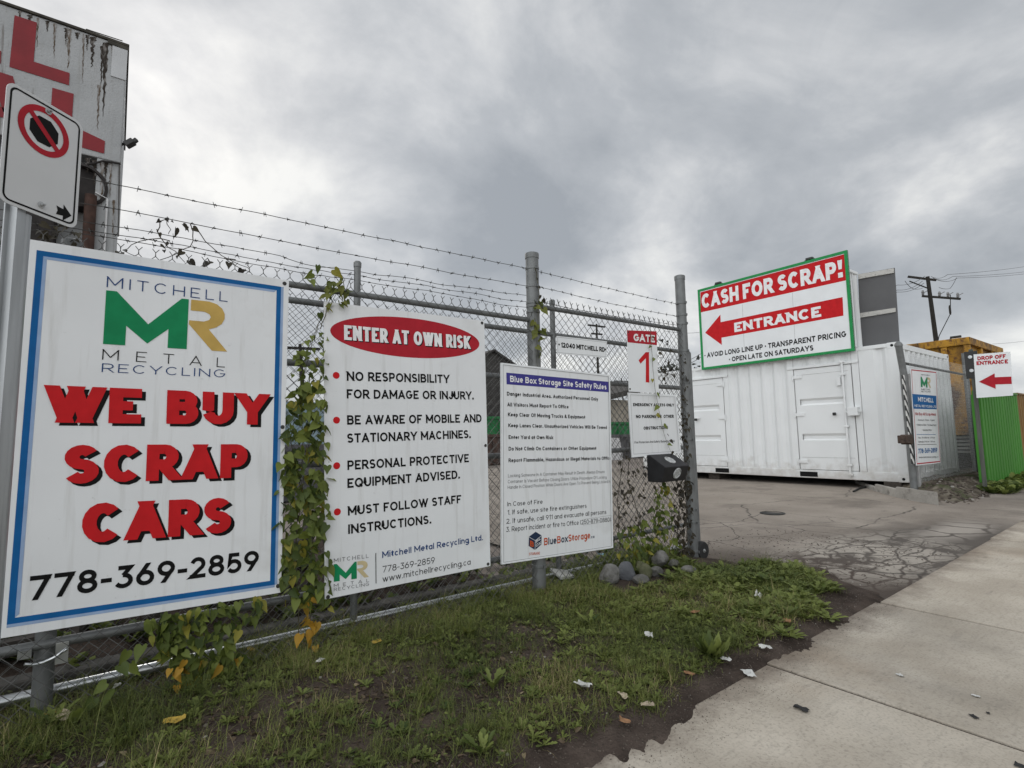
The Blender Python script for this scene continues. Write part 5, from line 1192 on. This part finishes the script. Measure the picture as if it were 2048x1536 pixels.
def stems(par, lines_, Y, r=.003, mat=None, name='stem', wob=.012):
    b = MB()
    for L_ in lines_:
        P = [onY(x, y, Y) for x, y in L_]; q_ = []
        for a, c in zip(P, P[1:]):
            m = max(2, int((c-a).length/.04))
            for i in range(m):
                v = a.lerp(c, i/m); q_.append(v + Vector((nz(v.x*20, v.z*20), .6*nz(v.z*20, v.x*20, 1, 4), nz(v.z*15, v.x*15, 1, 9)))*wob)
        q_.append(P[-1]); b.tube(q_, [r*(1-.5*i/len(q_)) for i in range(len(q_))], 5)
    return b.build(name, mat or STEM, par)
VY = 3.11
def vine(label, x, y): return thing('vine', label, 'vine', onY(x, y, VY))
v1 = vine('dense green bindweed column filling the gap between the two left signs', 600, 1230)
stems(v1, [[(600,1280),(590,1100),(605,900),(600,740),(640,640),(690,560)], [(620,1250),(625,1050),(580,880),(620,700),(655,600)], [(580,1200),(600,1000),(630,820),(615,760)]], 3.15)
leaves('foliage', v1, sample([(575,790),(600,745),(640,760),(652,780),(660,1215),(566,1210),(556,1000)], 330), 3.13, .053, IVY)
leaves('foliage', v1, sample([(572,840),(645,800),(650,1150),(566,1150)], 90), 3.16, .052, IVY)
leaves('foliage', v1, sample([(600,690),(648,640),(650,760),(578,760),(580,720)], 46), 3.135, .042, IVY)
leaves('foliage', v1, sample([(592,1200),(640,1190),(632,1300),(604,1300)], 15), 3.12, .058, IVYY, 1.2)
v2 = vine('green and yellow bindweed hanging below the blue bordered sign', 420, 1260)
stems(v2, [[(520,1210),(470,1260),(430,1330),(400,1380)], [(300,1250),(360,1240),(440,1260),(500,1230)], [(470,1230),(380,1300),(340,1340)], [(330,1270),(280,1320),(200,1390)]], 3.13)
leaves('foliage', v2, sample([(285,1245),(330,1225),(420,1215),(520,1190),(545,1215),(480,1250),(470,1300),(500,1320),(440,1345),(420,1385),(375,1385),(345,1330),(310,1280)], 210), 3.12, .052, IVY)
leaves('foliage', v2, sample([(340,1310),(460,1290),(480,1330),(400,1400),(340,1370)], 16), 3.09, .05, IVYY, 1.2)
leaves('foliage', v2, [(215,1365),(240,1330),(255,1300),(262,1325),(190,1395),(165,1430),(150,1420),(285,1290),(232,1380)], 3.07, .07, IVY, .9)
v3 = vine('sparse vine with dark dead leaves climbing the end post under the light box', 1330, 1120)
stems(v3, [[(1320,1130),(1310,1040),(1325,960),(1310,900)], [(1350,1125),(1360,1000),(1345,930)], [(1290,1120),(1280,1040),(1255,960),(1260,880)], [(1375,1110),(1372,980),(1366,830),(1362,720)], [(1240,1100),(1235,1000),(1250,900)]], 3.15, .004, STEMD)
leaves('foliage', v3, sample([(1310,965),(1345,965),(1350,1060),(1370,1120),(1290,1130),(1300,1040)], 170), 3.13, .046, IVY, sd=.45)
leaves('foliage', v3, sample([(1240,1060),(1290,1040),(1300,1130),(1235,1120)], 90), 3.13, .048, IVY, sd=.45)
leaves('dead_foliage', v3, sample([(1345,960),(1384,960),(1386,1115),(1350,1115)], 200), 3.14, .038, IVYD, sd=.5)
leaves('dead_foliage', v3, sample([(1232,900),(1310,925),(1310,1060),(1232,1060)], 110), 3.15, .030, IVYD, sd=.5)
leaves('dead_foliage', v3, sample([(1362,700),(1372,700),(1382,960),(1366,960)], 60), 3.13, .034, IVYD, sd=.5)
leaves('dead_foliage', v3, sample([(1318,672),(1345,680),(1350,780),(1322,770)], 26), 3.15, .032, IVYD, sd=.5)
v4 = vine('single strand of ivy leaves trailing over the gate number and emergency plates', 1320, 780)
st4 = [(1300,655),(1303,690),(1306,740),(1311,785),(1318,820),(1325,855),(1333,885),(1342,905)]
stems(v4, [st4], 3.10, .0022, wob=.004)
leaves('foliage', v4, [(1304,672),(1302,692),(1308,716),(1305,758),(1313,786),(1317,812),(1313,828),(1327,850),(1336,888)], 3.095, .052, IVY, .9, .006)
leaves('dead_foliage', v4, [(1334,868),(1315,740),(1345,902),(1317,706),(1340,880)], 3.095, .036, IVYD, .7, .006)
v5 = vine('yellow green vine strand hanging along the tall middle post', 1080, 740)
stems(v5, [[(1070,535),(1078,580),(1076,640),(1074,700),(1075,735)]], 3.13, .003)
leaves('foliage', v5, sample([(1068,600),(1085,600),(1088,660),(1082,725),(1068,725)], 26), 3.13, .05, IVYL, sd=.4)
leaves('foliage', v5, [(1070,540),(1075,555),(1078,572),(1080,590),(1085,598),(1073,610)], 3.13, .035, IVYD)
v6 = vine('leafy vine tip climbing over the top rail between the left signs', 680, 590)
stems(v6, [[(640,660),(660,600),(690,560),(672,535),(640,535)], [(690,575),(680,545)], [(690,590),(700,560)]], 3.13, .0025)
leaves('foliage', v6, sample([(652,560),(680,555),(705,570),(700,605),(665,615),(650,600)], 26), 3.13, .05, IVYL)
leaves('foliage', v6, [(655,590),(652,615),(640,625),(668,538),(620,560),(625,545),(682,552),(635,530)], 3.13, .055, IVY)
v7 = vine('dry leafless vine tendrils looping over the barbed wire at upper left', 380, 480)
stems(v7, [[(318,465),(320,445),(335,438),(340,455),(337,468)], [(385,447),(388,470),(378,495),(350,510),(300,530),(245,500)], [(390,450),(405,480),(440,510),(480,530),(500,540)], [(316,460),(325,485),(350,505),(370,525)], [(340,480),(300,476),(265,490),(245,500)], [(470,520),(450,515),(480,540),(500,545)]], 3.2, .0028, STEMD, wob=.02)
leaves('dead_foliage', v7, [(320,440),(333,435),(345,440),(365,448),(372,452),(352,455),(385,455),(318,465),(310,480),(320,490),(338,485),(328,500),(365,502),(360,510),(378,520),(418,525),(420,522),(458,525),(485,538),(490,540),(250,500),(240,505)]+sample([(80,445),(160,440),(165,485),(85,480)], 22), 3.2, .036, IVYD, sd=.5)
# ------------------------------------------------------------------ grass, weeds, litter on the verge
def dens(x, y):
    return dens0(x, y) + .30*max(0, min(1, (2.35-y)/.4))
def dens0(x, y):
    """how green the verge is here"""
    d = .62 + .85*nz(x, y, 1.3, 11) + .60*nz(x, y, 4, 12) + max(0, min(1, (x-1.8)/1.6))*.38
    d = max(d, .16); d -= .55*math.exp(-((x-.95)**2/.16+(y-2.55)**2/.05)) + .45*math.exp(-((x-1.9)**2/.4+(y-2.75)**2/.03))
    d += .5*math.exp(-((y-3.02)**2/.05)) * (1 if x < 3.6 else .3)
    return d
def edge_ok(x, y, m=.02): return verge_h(x, y) > m and y < 3.7 and (x-4.5)**2+(y-2.98)**2 > .12 and not (3.05 < x < 3.85 and 2.74+.25*(x-3.05)*.3 < y < 3.02)
def verge_pts(n, f):
    out = []
    while len(out) < n:
        x = random.uniform(-2.6, 5.0); y = random.uniform(1.5, 3.6)
        if x > -1.2+.0*y and edge_ok(x, y) and f(x, y) > random.random(): out.append((x, y))
    return out
BV = [(-.5,0,0),(.5,0,0),(-.42,.4,.06),(.42,.4,.06),(-.26,.75,.22),(.26,.75,.22),(0,1,.48)]
BF = [(0,1,3,2),(2,3,5,4),(4,5,6)]
GRASS = leafmat('verge grass', (.048,.070,.016), (.190,.215,.055), (.36,.30,.15), .93)
def blade_mats(pts, hmin, hmax, wmul=1.0, lean=.5):
    ms = []; rn = []
    for x, y in pts:
        z = vz(x, y)-.004; h = random.uniform(hmin, hmax); a = random.uniform(0, 2*math.pi); l = random.gauss(0, lean)
        up = Vector((math.cos(a)*abs(l), math.sin(a)*abs(l), 1)); side = Vector((-math.sin(a), math.cos(a), 0))
        m = mat34((x, y, z), up, Vector((math.cos(a), math.sin(a), .0))*1.0, h); w = random.uniform(.0013, .0030)*wmul/h
        for r_ in range(3): m[r_][0] *= w
        ms.append(m); rn.append(max(0, min(1, .5+.5*nz(x, y, 1.7, 21)+random.gauss(0, .22))))
    return ms, rn
pts = []
cl = verge_pts(4200, lambda x, y: dens(x, y)*.9)
for cx, cy in cl:
    for _ in range(random.randint(8, 30)):
        x, y = cx+random.gauss(0, .028), cy+random.gauss(0, .028)
        if edge_ok(x, y, .008): pts.append((x, y))
pts += verge_pts(16000, lambda x, y: dens(x, y)*.8)
ms, rn = blade_mats(pts, .02, .095, 1.0, .75); tag(batch('grass', BV, BF, ms, rn, GRASS), 'short patchy grass growing on the soil verge', 'grass', kind='stuff')
tp = []
for cx, cy in verge_pts(75, lambda x, y: dens(x, y)*.8):
    for _ in range(random.randint(25, 60)): tp.append((cx+random.gauss(0, .022), cy+random.gauss(0, .022)))
tp = [p for p in tp if edge_ok(*p, .01)]
ms, rn = blade_mats(tp, .07, .19, 1.1, 1.1); tag(batch('grass', BV, BF, ms, rn, GRASS), 'taller arching grass tufts standing out of the verge', 'grass', kind='stuff')
fp = []
for cx in [random.uniform(-1, 4.6) for _ in range(110)]:
    cy = random.gauss(3.02, .13)
    if abs(cx-2.6) < .12 and cy < 3.2: continue
    for _ in range(40): fp.append((cx+random.gauss(0, .035), cy+random.gauss(0, .03)))
fp = [p for p in fp if edge_ok(*p, .005)]
ms, rn = blade_mats(fp, .06, .17, .8, .7); tag(batch('grass', BV, BF, ms, rn, GRASS), 'longer fine grass along the foot of the fence', 'grass', kind='stuff')
# broad leaved ground cover: lobed dandelion-like leaves
DV = [(0,0,0),(.10,.12,.02),(.05,.20,.015),(.19,.36,.05),(.10,.42,.03),(.25,.62,.06),(.16,.68,.04),(.20,.84,.03),(0,1,-.02)]
DV = DV + [(-x, y, z) for x, y, z in DV[1:8]] + [(0,.25,-.01),(0,.5,-.01),(0,.75,-.01)]
DF = [(0,1,2,16),(2,3,4,17,16),(4,5,6,18,17),(6,7,8,18),(0,16,10,9),(16,17,12,11,10),(17,18,14,13,12),(18,8,15,14)]
WEED = leafmat('weed leaf', (.042,.070,.015), (.190,.225,.058), (.28,.24,.08), .95)
def rosette(cx, cy, s, n, lift=.45, wd=1.0):
    ms = []
    for k in range(n):
        a = 2*math.pi*k/n+random.uniform(-.3, .3); l = lift*random.uniform(.5, 1.6); d = Vector((math.cos(a), math.sin(a), l))
        ms.append(mat34((cx, cy, vz(cx, cy)+.002), d, (-math.cos(a)*l*.6, -math.sin(a)*l*.6, 1), s*random.uniform(.6, 1.1), wd*random.uniform(.8, 1.2)))
    return ms
ms = []; rn = []
for cx, cy in verge_pts(2800, lambda x, y: (dens(x, y)-.1)*(.45+.55*min(1, max(0, (x-.2)/2.5)))):
    m = rosette(cx, cy, random.uniform(.022, .055+.055*min(1, max(0, (cx-2.6)/1.2))), random.randint(5, 10), wd=.8); ms += m; rn += [max(0, min(.94, .5+.5*nz(cx, cy, 1.7, 31)+random.gauss(0, .15))) for _ in m]
tag(batch('ground_weeds', DV, DF, ms, rn, WEED), 'low broad leaved weeds spread through the verge grass', 'weeds', kind='stuff')
def clover(n, f, s0, s1):
    ms = []
    for x, y in verge_pts(n, f):
        a = random.uniform(0, 6.28); ms.append(mat34((x, y, vz(x, y)+random.uniform(.01, .05)), (math.cos(a), math.sin(a), random.gauss(.1, .3)), (random.gauss(0, .35), random.gauss(0, .35), 1), random.uniform(s0, s1)))
    return ms
ms = clover(4500, lambda x, y: dens(x, y)*.9*(.4+.6*min(1, max(0, (x-.5)/2))), .008, .022); tag(batch('clover', DV, DF, ms, rng.random(len(ms))*.94, WEED), 'small round leaves of creeping clover in the verge', 'clover', kind='stuff')
# larger single plants one can point to
def plant(label, px, s, n, lift, tv=DV, tf=DF, mat=WEED, group='large weeds on the verge'):
    p = onG(*px, .05); t = thing('weed_plant', label, 'weed', (p.x, p.y, vz(p.x, p.y)), group)
    m = rosette(p.x, p.y, s, n, lift, .62); batch('foliage', tv, tf, m, rng.random(len(m))*.9, mat, t)
plant('broad dock-like weed with upright long leaves in the middle of the verge', (985,1390), .12, 9, 1.0)
plant('large pale spiky weed at the bottom middle of the verge', (965,1510), .10, 13, .8)
plant('star-shaped fine leaved weed tuft beside the sidewalk edge', (1425,1315), .13, 26, .5, BV, BF and [tuple(f) for f in BF])
plant('big flat leaved rosette at the verge corner by the driveway', (1660,1235), .11, 15, .25)
plant('leafy rosette just left of the corner rosette', (1580,1270), .10, 14, .3)
plant('dandelion rosette above the crumpled white wrapper', (1560,1200), .09, 14, .4)
plant('bushy weed at the foot of the tall middle post', (985,1215), .12, 12, .9)
plant('heart leaved seedling on the dark soil', (940,1290), .07, 8, .7, HV, HF, IVYL)
plant('heart leaved seedling right of the dark soil patch', (850,1300), .06, 7, .7, HV, HF, IVYL)
plant('low weed near the bottom left corner', (105,1480), .12, 7, .5)
plant('broad leaved weed below the row of stones', (1180,1260), .11, 9, .5)
plant('upright yellow green weed in the right part of the verge', (1250,1250), .09, 9, 1.2, DV, DF, IVYL)
# weeds on the bank at the right edge
ms = []; rn = []
for _ in range(420):
    x = random.uniform(12.0, 16.5); y = random.uniform(2.25, 2.6); z = max(bank_h(x, y), gz(x, y))
    for k in range(6):
        a = random.uniform(0, 6.28); l = random.uniform(.2, 1.4); ms.append(mat34((x, y, z), (math.cos(a), math.sin(a), l), (-math.cos(a)*.5, -math.sin(a)*.5, 1), random.uniform(.08, .2), 1.2)); rn.append(random.random()*.9)
tag(batch('bank_weeds', DV, DF, ms, rn, WEED), 'dark leafy weeds at the foot of the green wall', 'weeds', kind='stuff')
ms = []; rn = []
for _ in range(260):
    x = random.uniform(-1.2, 4.6); y = random.uniform(3.6, 4.6); z = max(strip_z(x, y), gz(x, y)) if x < 3 else gz(x, y)
    for k in range(7):
        a = random.uniform(0, 6.28); l = random.uniform(.3, 1.6); ms.append(mat34((x, y, z), (math.cos(a), math.sin(a), l), (-math.cos(a)*.5, -math.sin(a)*.5, 1), random.uniform(.05, .13), 1.1)); rn.append(random.random()*.9)
tag(batch('yard_weeds', DV, DF, ms, rn, WEED), 'leafy weeds growing along the inner side of the fence', 'weeds', kind='stuff')
# bark chips and gravel on the soil
CHIP = leafmat('chips and pebbles', (.045,.034,.027), (.13,.105,.085), (.34,.32,.29), .96)
CV = [(-.5,-.3,0),(.5,-.35,0),(.55,.3,0),(-.4,.35,0),(-.4,-.2,.3),(.4,-.25,.35),(.42,.2,.3),(-.3,.25,.28)]
CF = [(4,5,6,7),(0,1,5,4),(1,2,6,5),(2,3,7,6),(3,0,4,7)]
DEADL = leafmat('dead leaf crumbs', (.055,.038,.025), (.15,.11,.07), (.30,.24,.15), .95)
ms = []
for x, y in verge_pts(4200, lambda x, y: 1.05-.7*max(0, dens(x, y))):
    a = random.uniform(0, 6.28); ms.append(mat34((x, y, vz(x, y)+.003), (math.cos(a), math.sin(a), random.gauss(0, .3)), (random.gauss(0, .5), random.gauss(0, .5), 1), random.uniform(.010, .034), random.uniform(.5, 1)))
tag(batch('leaf_litter', HV, HF, ms, rng.random(len(ms)), DEADL), 'brown crumbs of dead leaves on the bare soil', 'leaf litter', kind='stuff')
ms = []
for x, y in verge_pts(3800, lambda x, y: 1.0-.6*max(0, dens(x, y))):
    a = random.uniform(0, 6.28); s_ = random.uniform(.004, .016)*(1.6 if random.random() < .12 else 1); ms.append(mat34((x, y, vz(x, y)-.001), (math.cos(a), math.sin(a), random.gauss(0, .15)), (random.gauss(0, .2), random.gauss(0, .2), 1), s_, random.uniform(.5, 1.6)))
for _ in range(500):
    x = random.uniform(10.3, 13.0); y = random.uniform(2.35, 3.2); ms.append(mat34((x, y, max(bank_h(x, y), gz(x, y)+.003)), (random.gauss(0,1), random.gauss(0,1), 0), (random.gauss(0, .3), random.gauss(0, .3), 1), random.uniform(.012, .06)))
for _ in range(2600):
    x = random.uniform(.6, 5.4); y = random.uniform(1.3, 1.58); ms.append(mat34((x, y, swz(x)-.0003), (random.gauss(0,1), random.gauss(0,1), 0), (random.gauss(0, .2), random.gauss(0, .2), 1), random.uniform(.0015, .005)*(.6+.4*(y-1.3)/.28)))
for _ in range(1500):
    x = random.uniform(.6, 5.4); y = random.uniform(1.45, 1.8)
    if -.02 < verge_h(x, y) < .03 or x > 4: ms.append(mat34((x, y, max(vz(x, y), swz(x) if y < 1.57 else drz(x, y))-.0005), (random.gauss(0,1), random.gauss(0,1), 0), (random.gauss(0, .2), random.gauss(0, .2), 1), random.uniform(.002, .007)))
for _ in range(5200):
    x = random.uniform(.5, 5.0); y = random.uniform(1.5, 2.05)
    if verge_h(x, y) > -.002 and dens(x, y)*min(1, max(0, (y-1.62)/.25)) < random.random(): ms.append(mat34((x, y, vz(x, y)-.0008), (random.gauss(0,1), random.gauss(0,1), 0), (random.gauss(0, .3), random.gauss(0, .3), 1), random.uniform(.003, .011), random.uniform(.5, 1.5)))
for _ in range(700):
    x = random.uniform(4.6, 6.6); y = random.uniform(1.7, 3.6); ms.append(mat34((x, y, drz(x, y)), (random.gauss(0,1), random.gauss(0,1), 0), (random.gauss(0, .2), random.gauss(0, .2), 1), random.uniform(.004, .018)))
tag(batch('gravel', CV, CF, ms, rng.random(len(ms)), CHIP), 'bark chips and gravel scattered over the soil', 'gravel', kind='stuff')
# stones
ROCK = mk('grey field stone', (.085,.083,.077), .9, 0, .25, 9, .8, 40, col2=(.20,.195,.185), spec=.15)
over(ROCK, (.05,.05,.03), 14, .55, .7, amount=.7); ROCKG = mk('mossy stone', (.075,.08,.045), .9, 0, .3, 8, .5, 40, col2=(.14,.14,.09), spec=.1)
def stone(label, px, w, h, mat, seed):
    p = onG(*px, .05); z0_ = vz(p.x, p.y); b = MB(); n, m = 26, 16; vs = []; R_ = random.Random(seed*7)
    PL = [(Vector((R_.gauss(0,1), R_.gauss(0,1), R_.gauss(.3,.8))).normalized(), R_.uniform(.72, .98)) for _ in range(11)]
    for j in range(m+1):
        th = math.pi*j/m
        for i in range(n):
            ph = 2*math.pi*i/n; d = Vector((math.sin(th)*math.cos(ph), math.sin(th)*math.sin(ph), math.cos(th)))
            r_ = min([1.15]+[c_/max(d.dot(n_), .05) for n_, c_ in PL]); r_ *= 1+.05*noise.noise(d*3+Vector((seed, 0, seed)))
            zz = d.z*(.8 if d.z > 0 else .6); vs.append((p.x+d.x*w*.60*r_, p.y+d.y*w*.48*r_, z0_+h*.34+zz*h*.70*(.75+.25*r_)))
    b.add(vs, [(j*n+i, (j+1)*n+i, (j+1)*n+(i+1) % n, j*n+(i+1) % n) for j in range(m) for i in range(n)])
    tag(b.build('stone', mat, smooth=True), label, 'stone', 'stones in a row under the emergency plate')
stone('pale grey stone at the left end of the stone row', (1221,1178), .155, .155, ROCK, 1)
stone('tall blue grey rounded stone, second from the left end', (1255,1168), .125, .165, mk('blue grey stone', (.11,.115,.125), .8, 0, .2, 9, .4, 40), 2)
stone('flat low stone in front of the mossy stones', (1281,1178), .115, .075, ROCK, 3)
stone('mossy stone at the back of the row', (1282,1150), .12, .10, ROCKG, 4)
stone('rounded mossy olive stone right of the tall grey one', (1293,1166), .105, .125, ROCKG, 5)
stone('large pale wedge-shaped stone near the middle of the row', (1322,1142), .13, .16, ROCK, 6)
stone('small stone tucked under the pale wedge stone', (1314,1160), .09, .09, ROCK, 7)
stone('small brown grey stone right of the wedge stone', (1348,1145), .085, .085, ROCK, 8)
stone('flat stone at the right end of the row by the end post', (1376,1155), .12, .07, ROCK, 9)
# litter
PAPER = mk('crumpled white paper', (.50,.50,.48), .7, 0, .1, 8); BRN = mk('dry brown leaf', (.26,.14,.07), .8, 0, .3, 20); YLW = mk('fallen yellow leaf', (.42,.29,.05), .7, 0, .2, 20); TANL = mk('dry tan leaf', (.36,.30,.22), .8, 0, .2, 20)
def scrap(name, label, cat, px, s, mat, group, h=.35, seed=0, ground=None):
    p = onG(*px, .05); z = ground(p.x, p.y) if ground else vz(p.x, p.y)+.02; n = 4; R_ = random.Random(seed); vs = []; a = R_.uniform(0, 3.1)
    for j in range(n+1):
        for i in range(n+1):
            u, v = i/n-.5, j/n-.5; u2 = u+R_.uniform(-.06, .06); v2 = v*.6+R_.uniform(-.05, .05)
            vs.append((p.x+s*(u2*math.cos(a)-v2*math.sin(a)), p.y+s*(u2*math.sin(a)+v2*math.cos(a)), z+s*h*(abs(nz(u*3, v*3, 1, seed+3))+R_.uniform(0, .05))))
    b = MB(); b.add(vs, [(j*(n+1)+i, j*(n+1)+i+1, (j+1)*(n+1)+i+1, (j+1)*(n+1)+i) for j in range(n) for i in range(n)])
    tag(b.build(name, mat), label, cat, group)
lp = [('crumpled white wrapper standing in the weeds near the corner', (1517,1203), .075, .9), ('flat white scrap right of the standing wrapper', (1563,1205), .07, .3), ('white scrap at the right tip of the weeds', (1636,1211), .05, .4), ('white scrap in the grass below the stones', (1298,1288), .075, .4),
      ('torn pale paper in the left middle of the verge', (1167,1390), .075, .5), ('pale paper scrap beside the sidewalk edge', (1530,1295), .06, .4), ('pale torn scrap on the concrete edge', (1497,1340), .075, .3), ('small white scrap on the dark soil', (640,1358), .05, .4), ('white scrap under the mesh at lower left', (232,1410), .05, .5), ('white scrap lying in weeds left of the tuft', (1452,1322), .05, .5)]
for i, (l, px, s_, h) in enumerate(lp): scrap('paper_scrap', l, 'litter', px, s_, PAPER, 'paper scraps on the verge', h, i+1)
p = onG(1130, 1172, .05); b = MB(); b.slab([(p.x-.09, p.y-.05, vz(p.x, p.y)+.05), (p.x+.08, p.y-.03, vz(p.x, p.y)+.03), (p.x+.10, p.y+.09, vz(p.x, p.y)+.05), (p.x-.07, p.y+.10, vz(p.x, p.y)+.09)], (0,0,1), .02); tag(b.build('white_board', PAPER), 'broken white board lying at the fence foot right of the middle post', 'litter')
p = onG(1210, 1116, .02); b = MB(); scrap('blue_bag', 'pale blue plastic scrap lying inside the gate', 'litter', (1210,1112), .17, mk('pale blue plastic', (.20,.38,.46), .5), None, .5, 44)
ll = [('brown curled leaf lying on the grass below the stones', (1390,1240), BRN, .06), ('orange brown leaf by the corner rosettes', (1575,1248), BRN, .07), ('yellow leaf at the bottom left under the mesh', (348,1478+0), YLW, .08), ('yellow leaf at the far bottom left', (107,1465), YLW, .06), ('dry tan leaf beside the yellow one at lower left', (128,1478), TANL, .09),
      ('tan leaf on the sidewalk edge at bottom middle', (1247,1405), TANL, .06), ('pale tan leaf on the soil by the sidewalk', (1295,1418), TANL, .055), ('brown leaf at the soil edge', (1250,1445), BRN, .05), ('bright yellow leaf on the dark soil patch', (752,1312), YLW, .06), ('brown leaf near the sidewalk joint', (1380,1352), BRN, .05), ('orange leaf under the bindweed below the sign', (500,1330), YLW, .055)]
for i, (l, px, m_, s_) in enumerate(ll): scrap('fallen_leaf', l, 'leaf', px, s_, m_, 'fallen leaves on the verge', .35, i+20)
sl = [('white crumpled wrapper in the middle of the sidewalk bay', (1800,1340), .035, PAPER), ('pale pebble-sized scrap on the sidewalk at right', (1950,1380), .03, PAPER)]
for i, (l, px, s_, m_) in enumerate(sl): scrap('paper_scrap', l, 'litter', px, s_, m_, 'paper scraps on the sidewalk', .4, i+60, lambda x, y: swz(x)+.003)
for i, (l, px, s_) in enumerate((('small dark leaf scrap on the sidewalk at right', (1947,1420), .035), ('dark twig-like leaf left of the first joint', (1602,1405), .06), ('tiny dark scrap beside the other dark leaf', (1975,1413), .02), ('dark scrap at the right edge of the sidewalk', (2042,1518), .04))):
    scrap('fallen_leaf', l, 'leaf', px, s_, IVYD2 if False else RUB, 'dark leaf scraps on the sidewalk', .25, i+80, lambda x, y: swz(x)+.003)
scrap('fallen_leaf', 'pale curled leaf on the dark soil by the driveway', 'leaf', (1717,1180), .07, TANL, None, .3, 95, lambda x, y: drz(x, y)+.01)
# ------------------------------------------------------------------ far trees in the gap behind the container
TR = leafmat('dark tree leaf', (.014,.018,.012), (.030,.038,.022)); BARK = mk('dark bark', (.03,.025,.02), .9, 0, .3, 10)
def tree(label, px, Y, h, w, n=1400):
    c = onY(*px, Y); t = thing('tree', label, 'tree', (c.x, Y, .1), 'trees far behind the container')
    b = MB(); b.tube([(c.x, Y, 0), (c.x+.1, Y, h*.5), (c.x, Y, h*.85)], [.25, .16, .05], 8)
    for k in range(6):
        a = k*1.05; b.tube([(c.x, Y, h*(.35+.07*k)), (c.x+w*.35*math.cos(a), Y+w*.35*math.sin(a), h*(.5+.07*k))], [.09, .03], 6)
    b.build('trunk', BARK, t, True); ms = []
    cl_ = [Vector((random.gauss(0, w*.26), random.gauss(0, w*.26), random.uniform(.35, .95)*h)) for _ in range(26)]
    for _ in range(n):
        q_ = random.choice(cl_) + Vector((random.gauss(0, w*.09), random.gauss(0, w*.09), random.gauss(0, h*.05))); ms.append(mat34((c.x+q_.x, Y+q_.y, q_.z), (random.gauss(0,1), random.gauss(0,1), random.gauss(-.3,1)), (random.gauss(0,1), random.gauss(0,1), 1), random.uniform(.2, .45)))
    batch('crown', HV, HF, ms, rng.random(n), TR, t)
z_ = onY(1380, 742, 30).z; tree('dark tree showing just left of the white container', (1352,742), 30, z_+.3, 5.0)
tree('dark tree over the container end, below the billboard corner', (1400,742), 33, onY(1400, 740, 33).z+.2, 5.0)
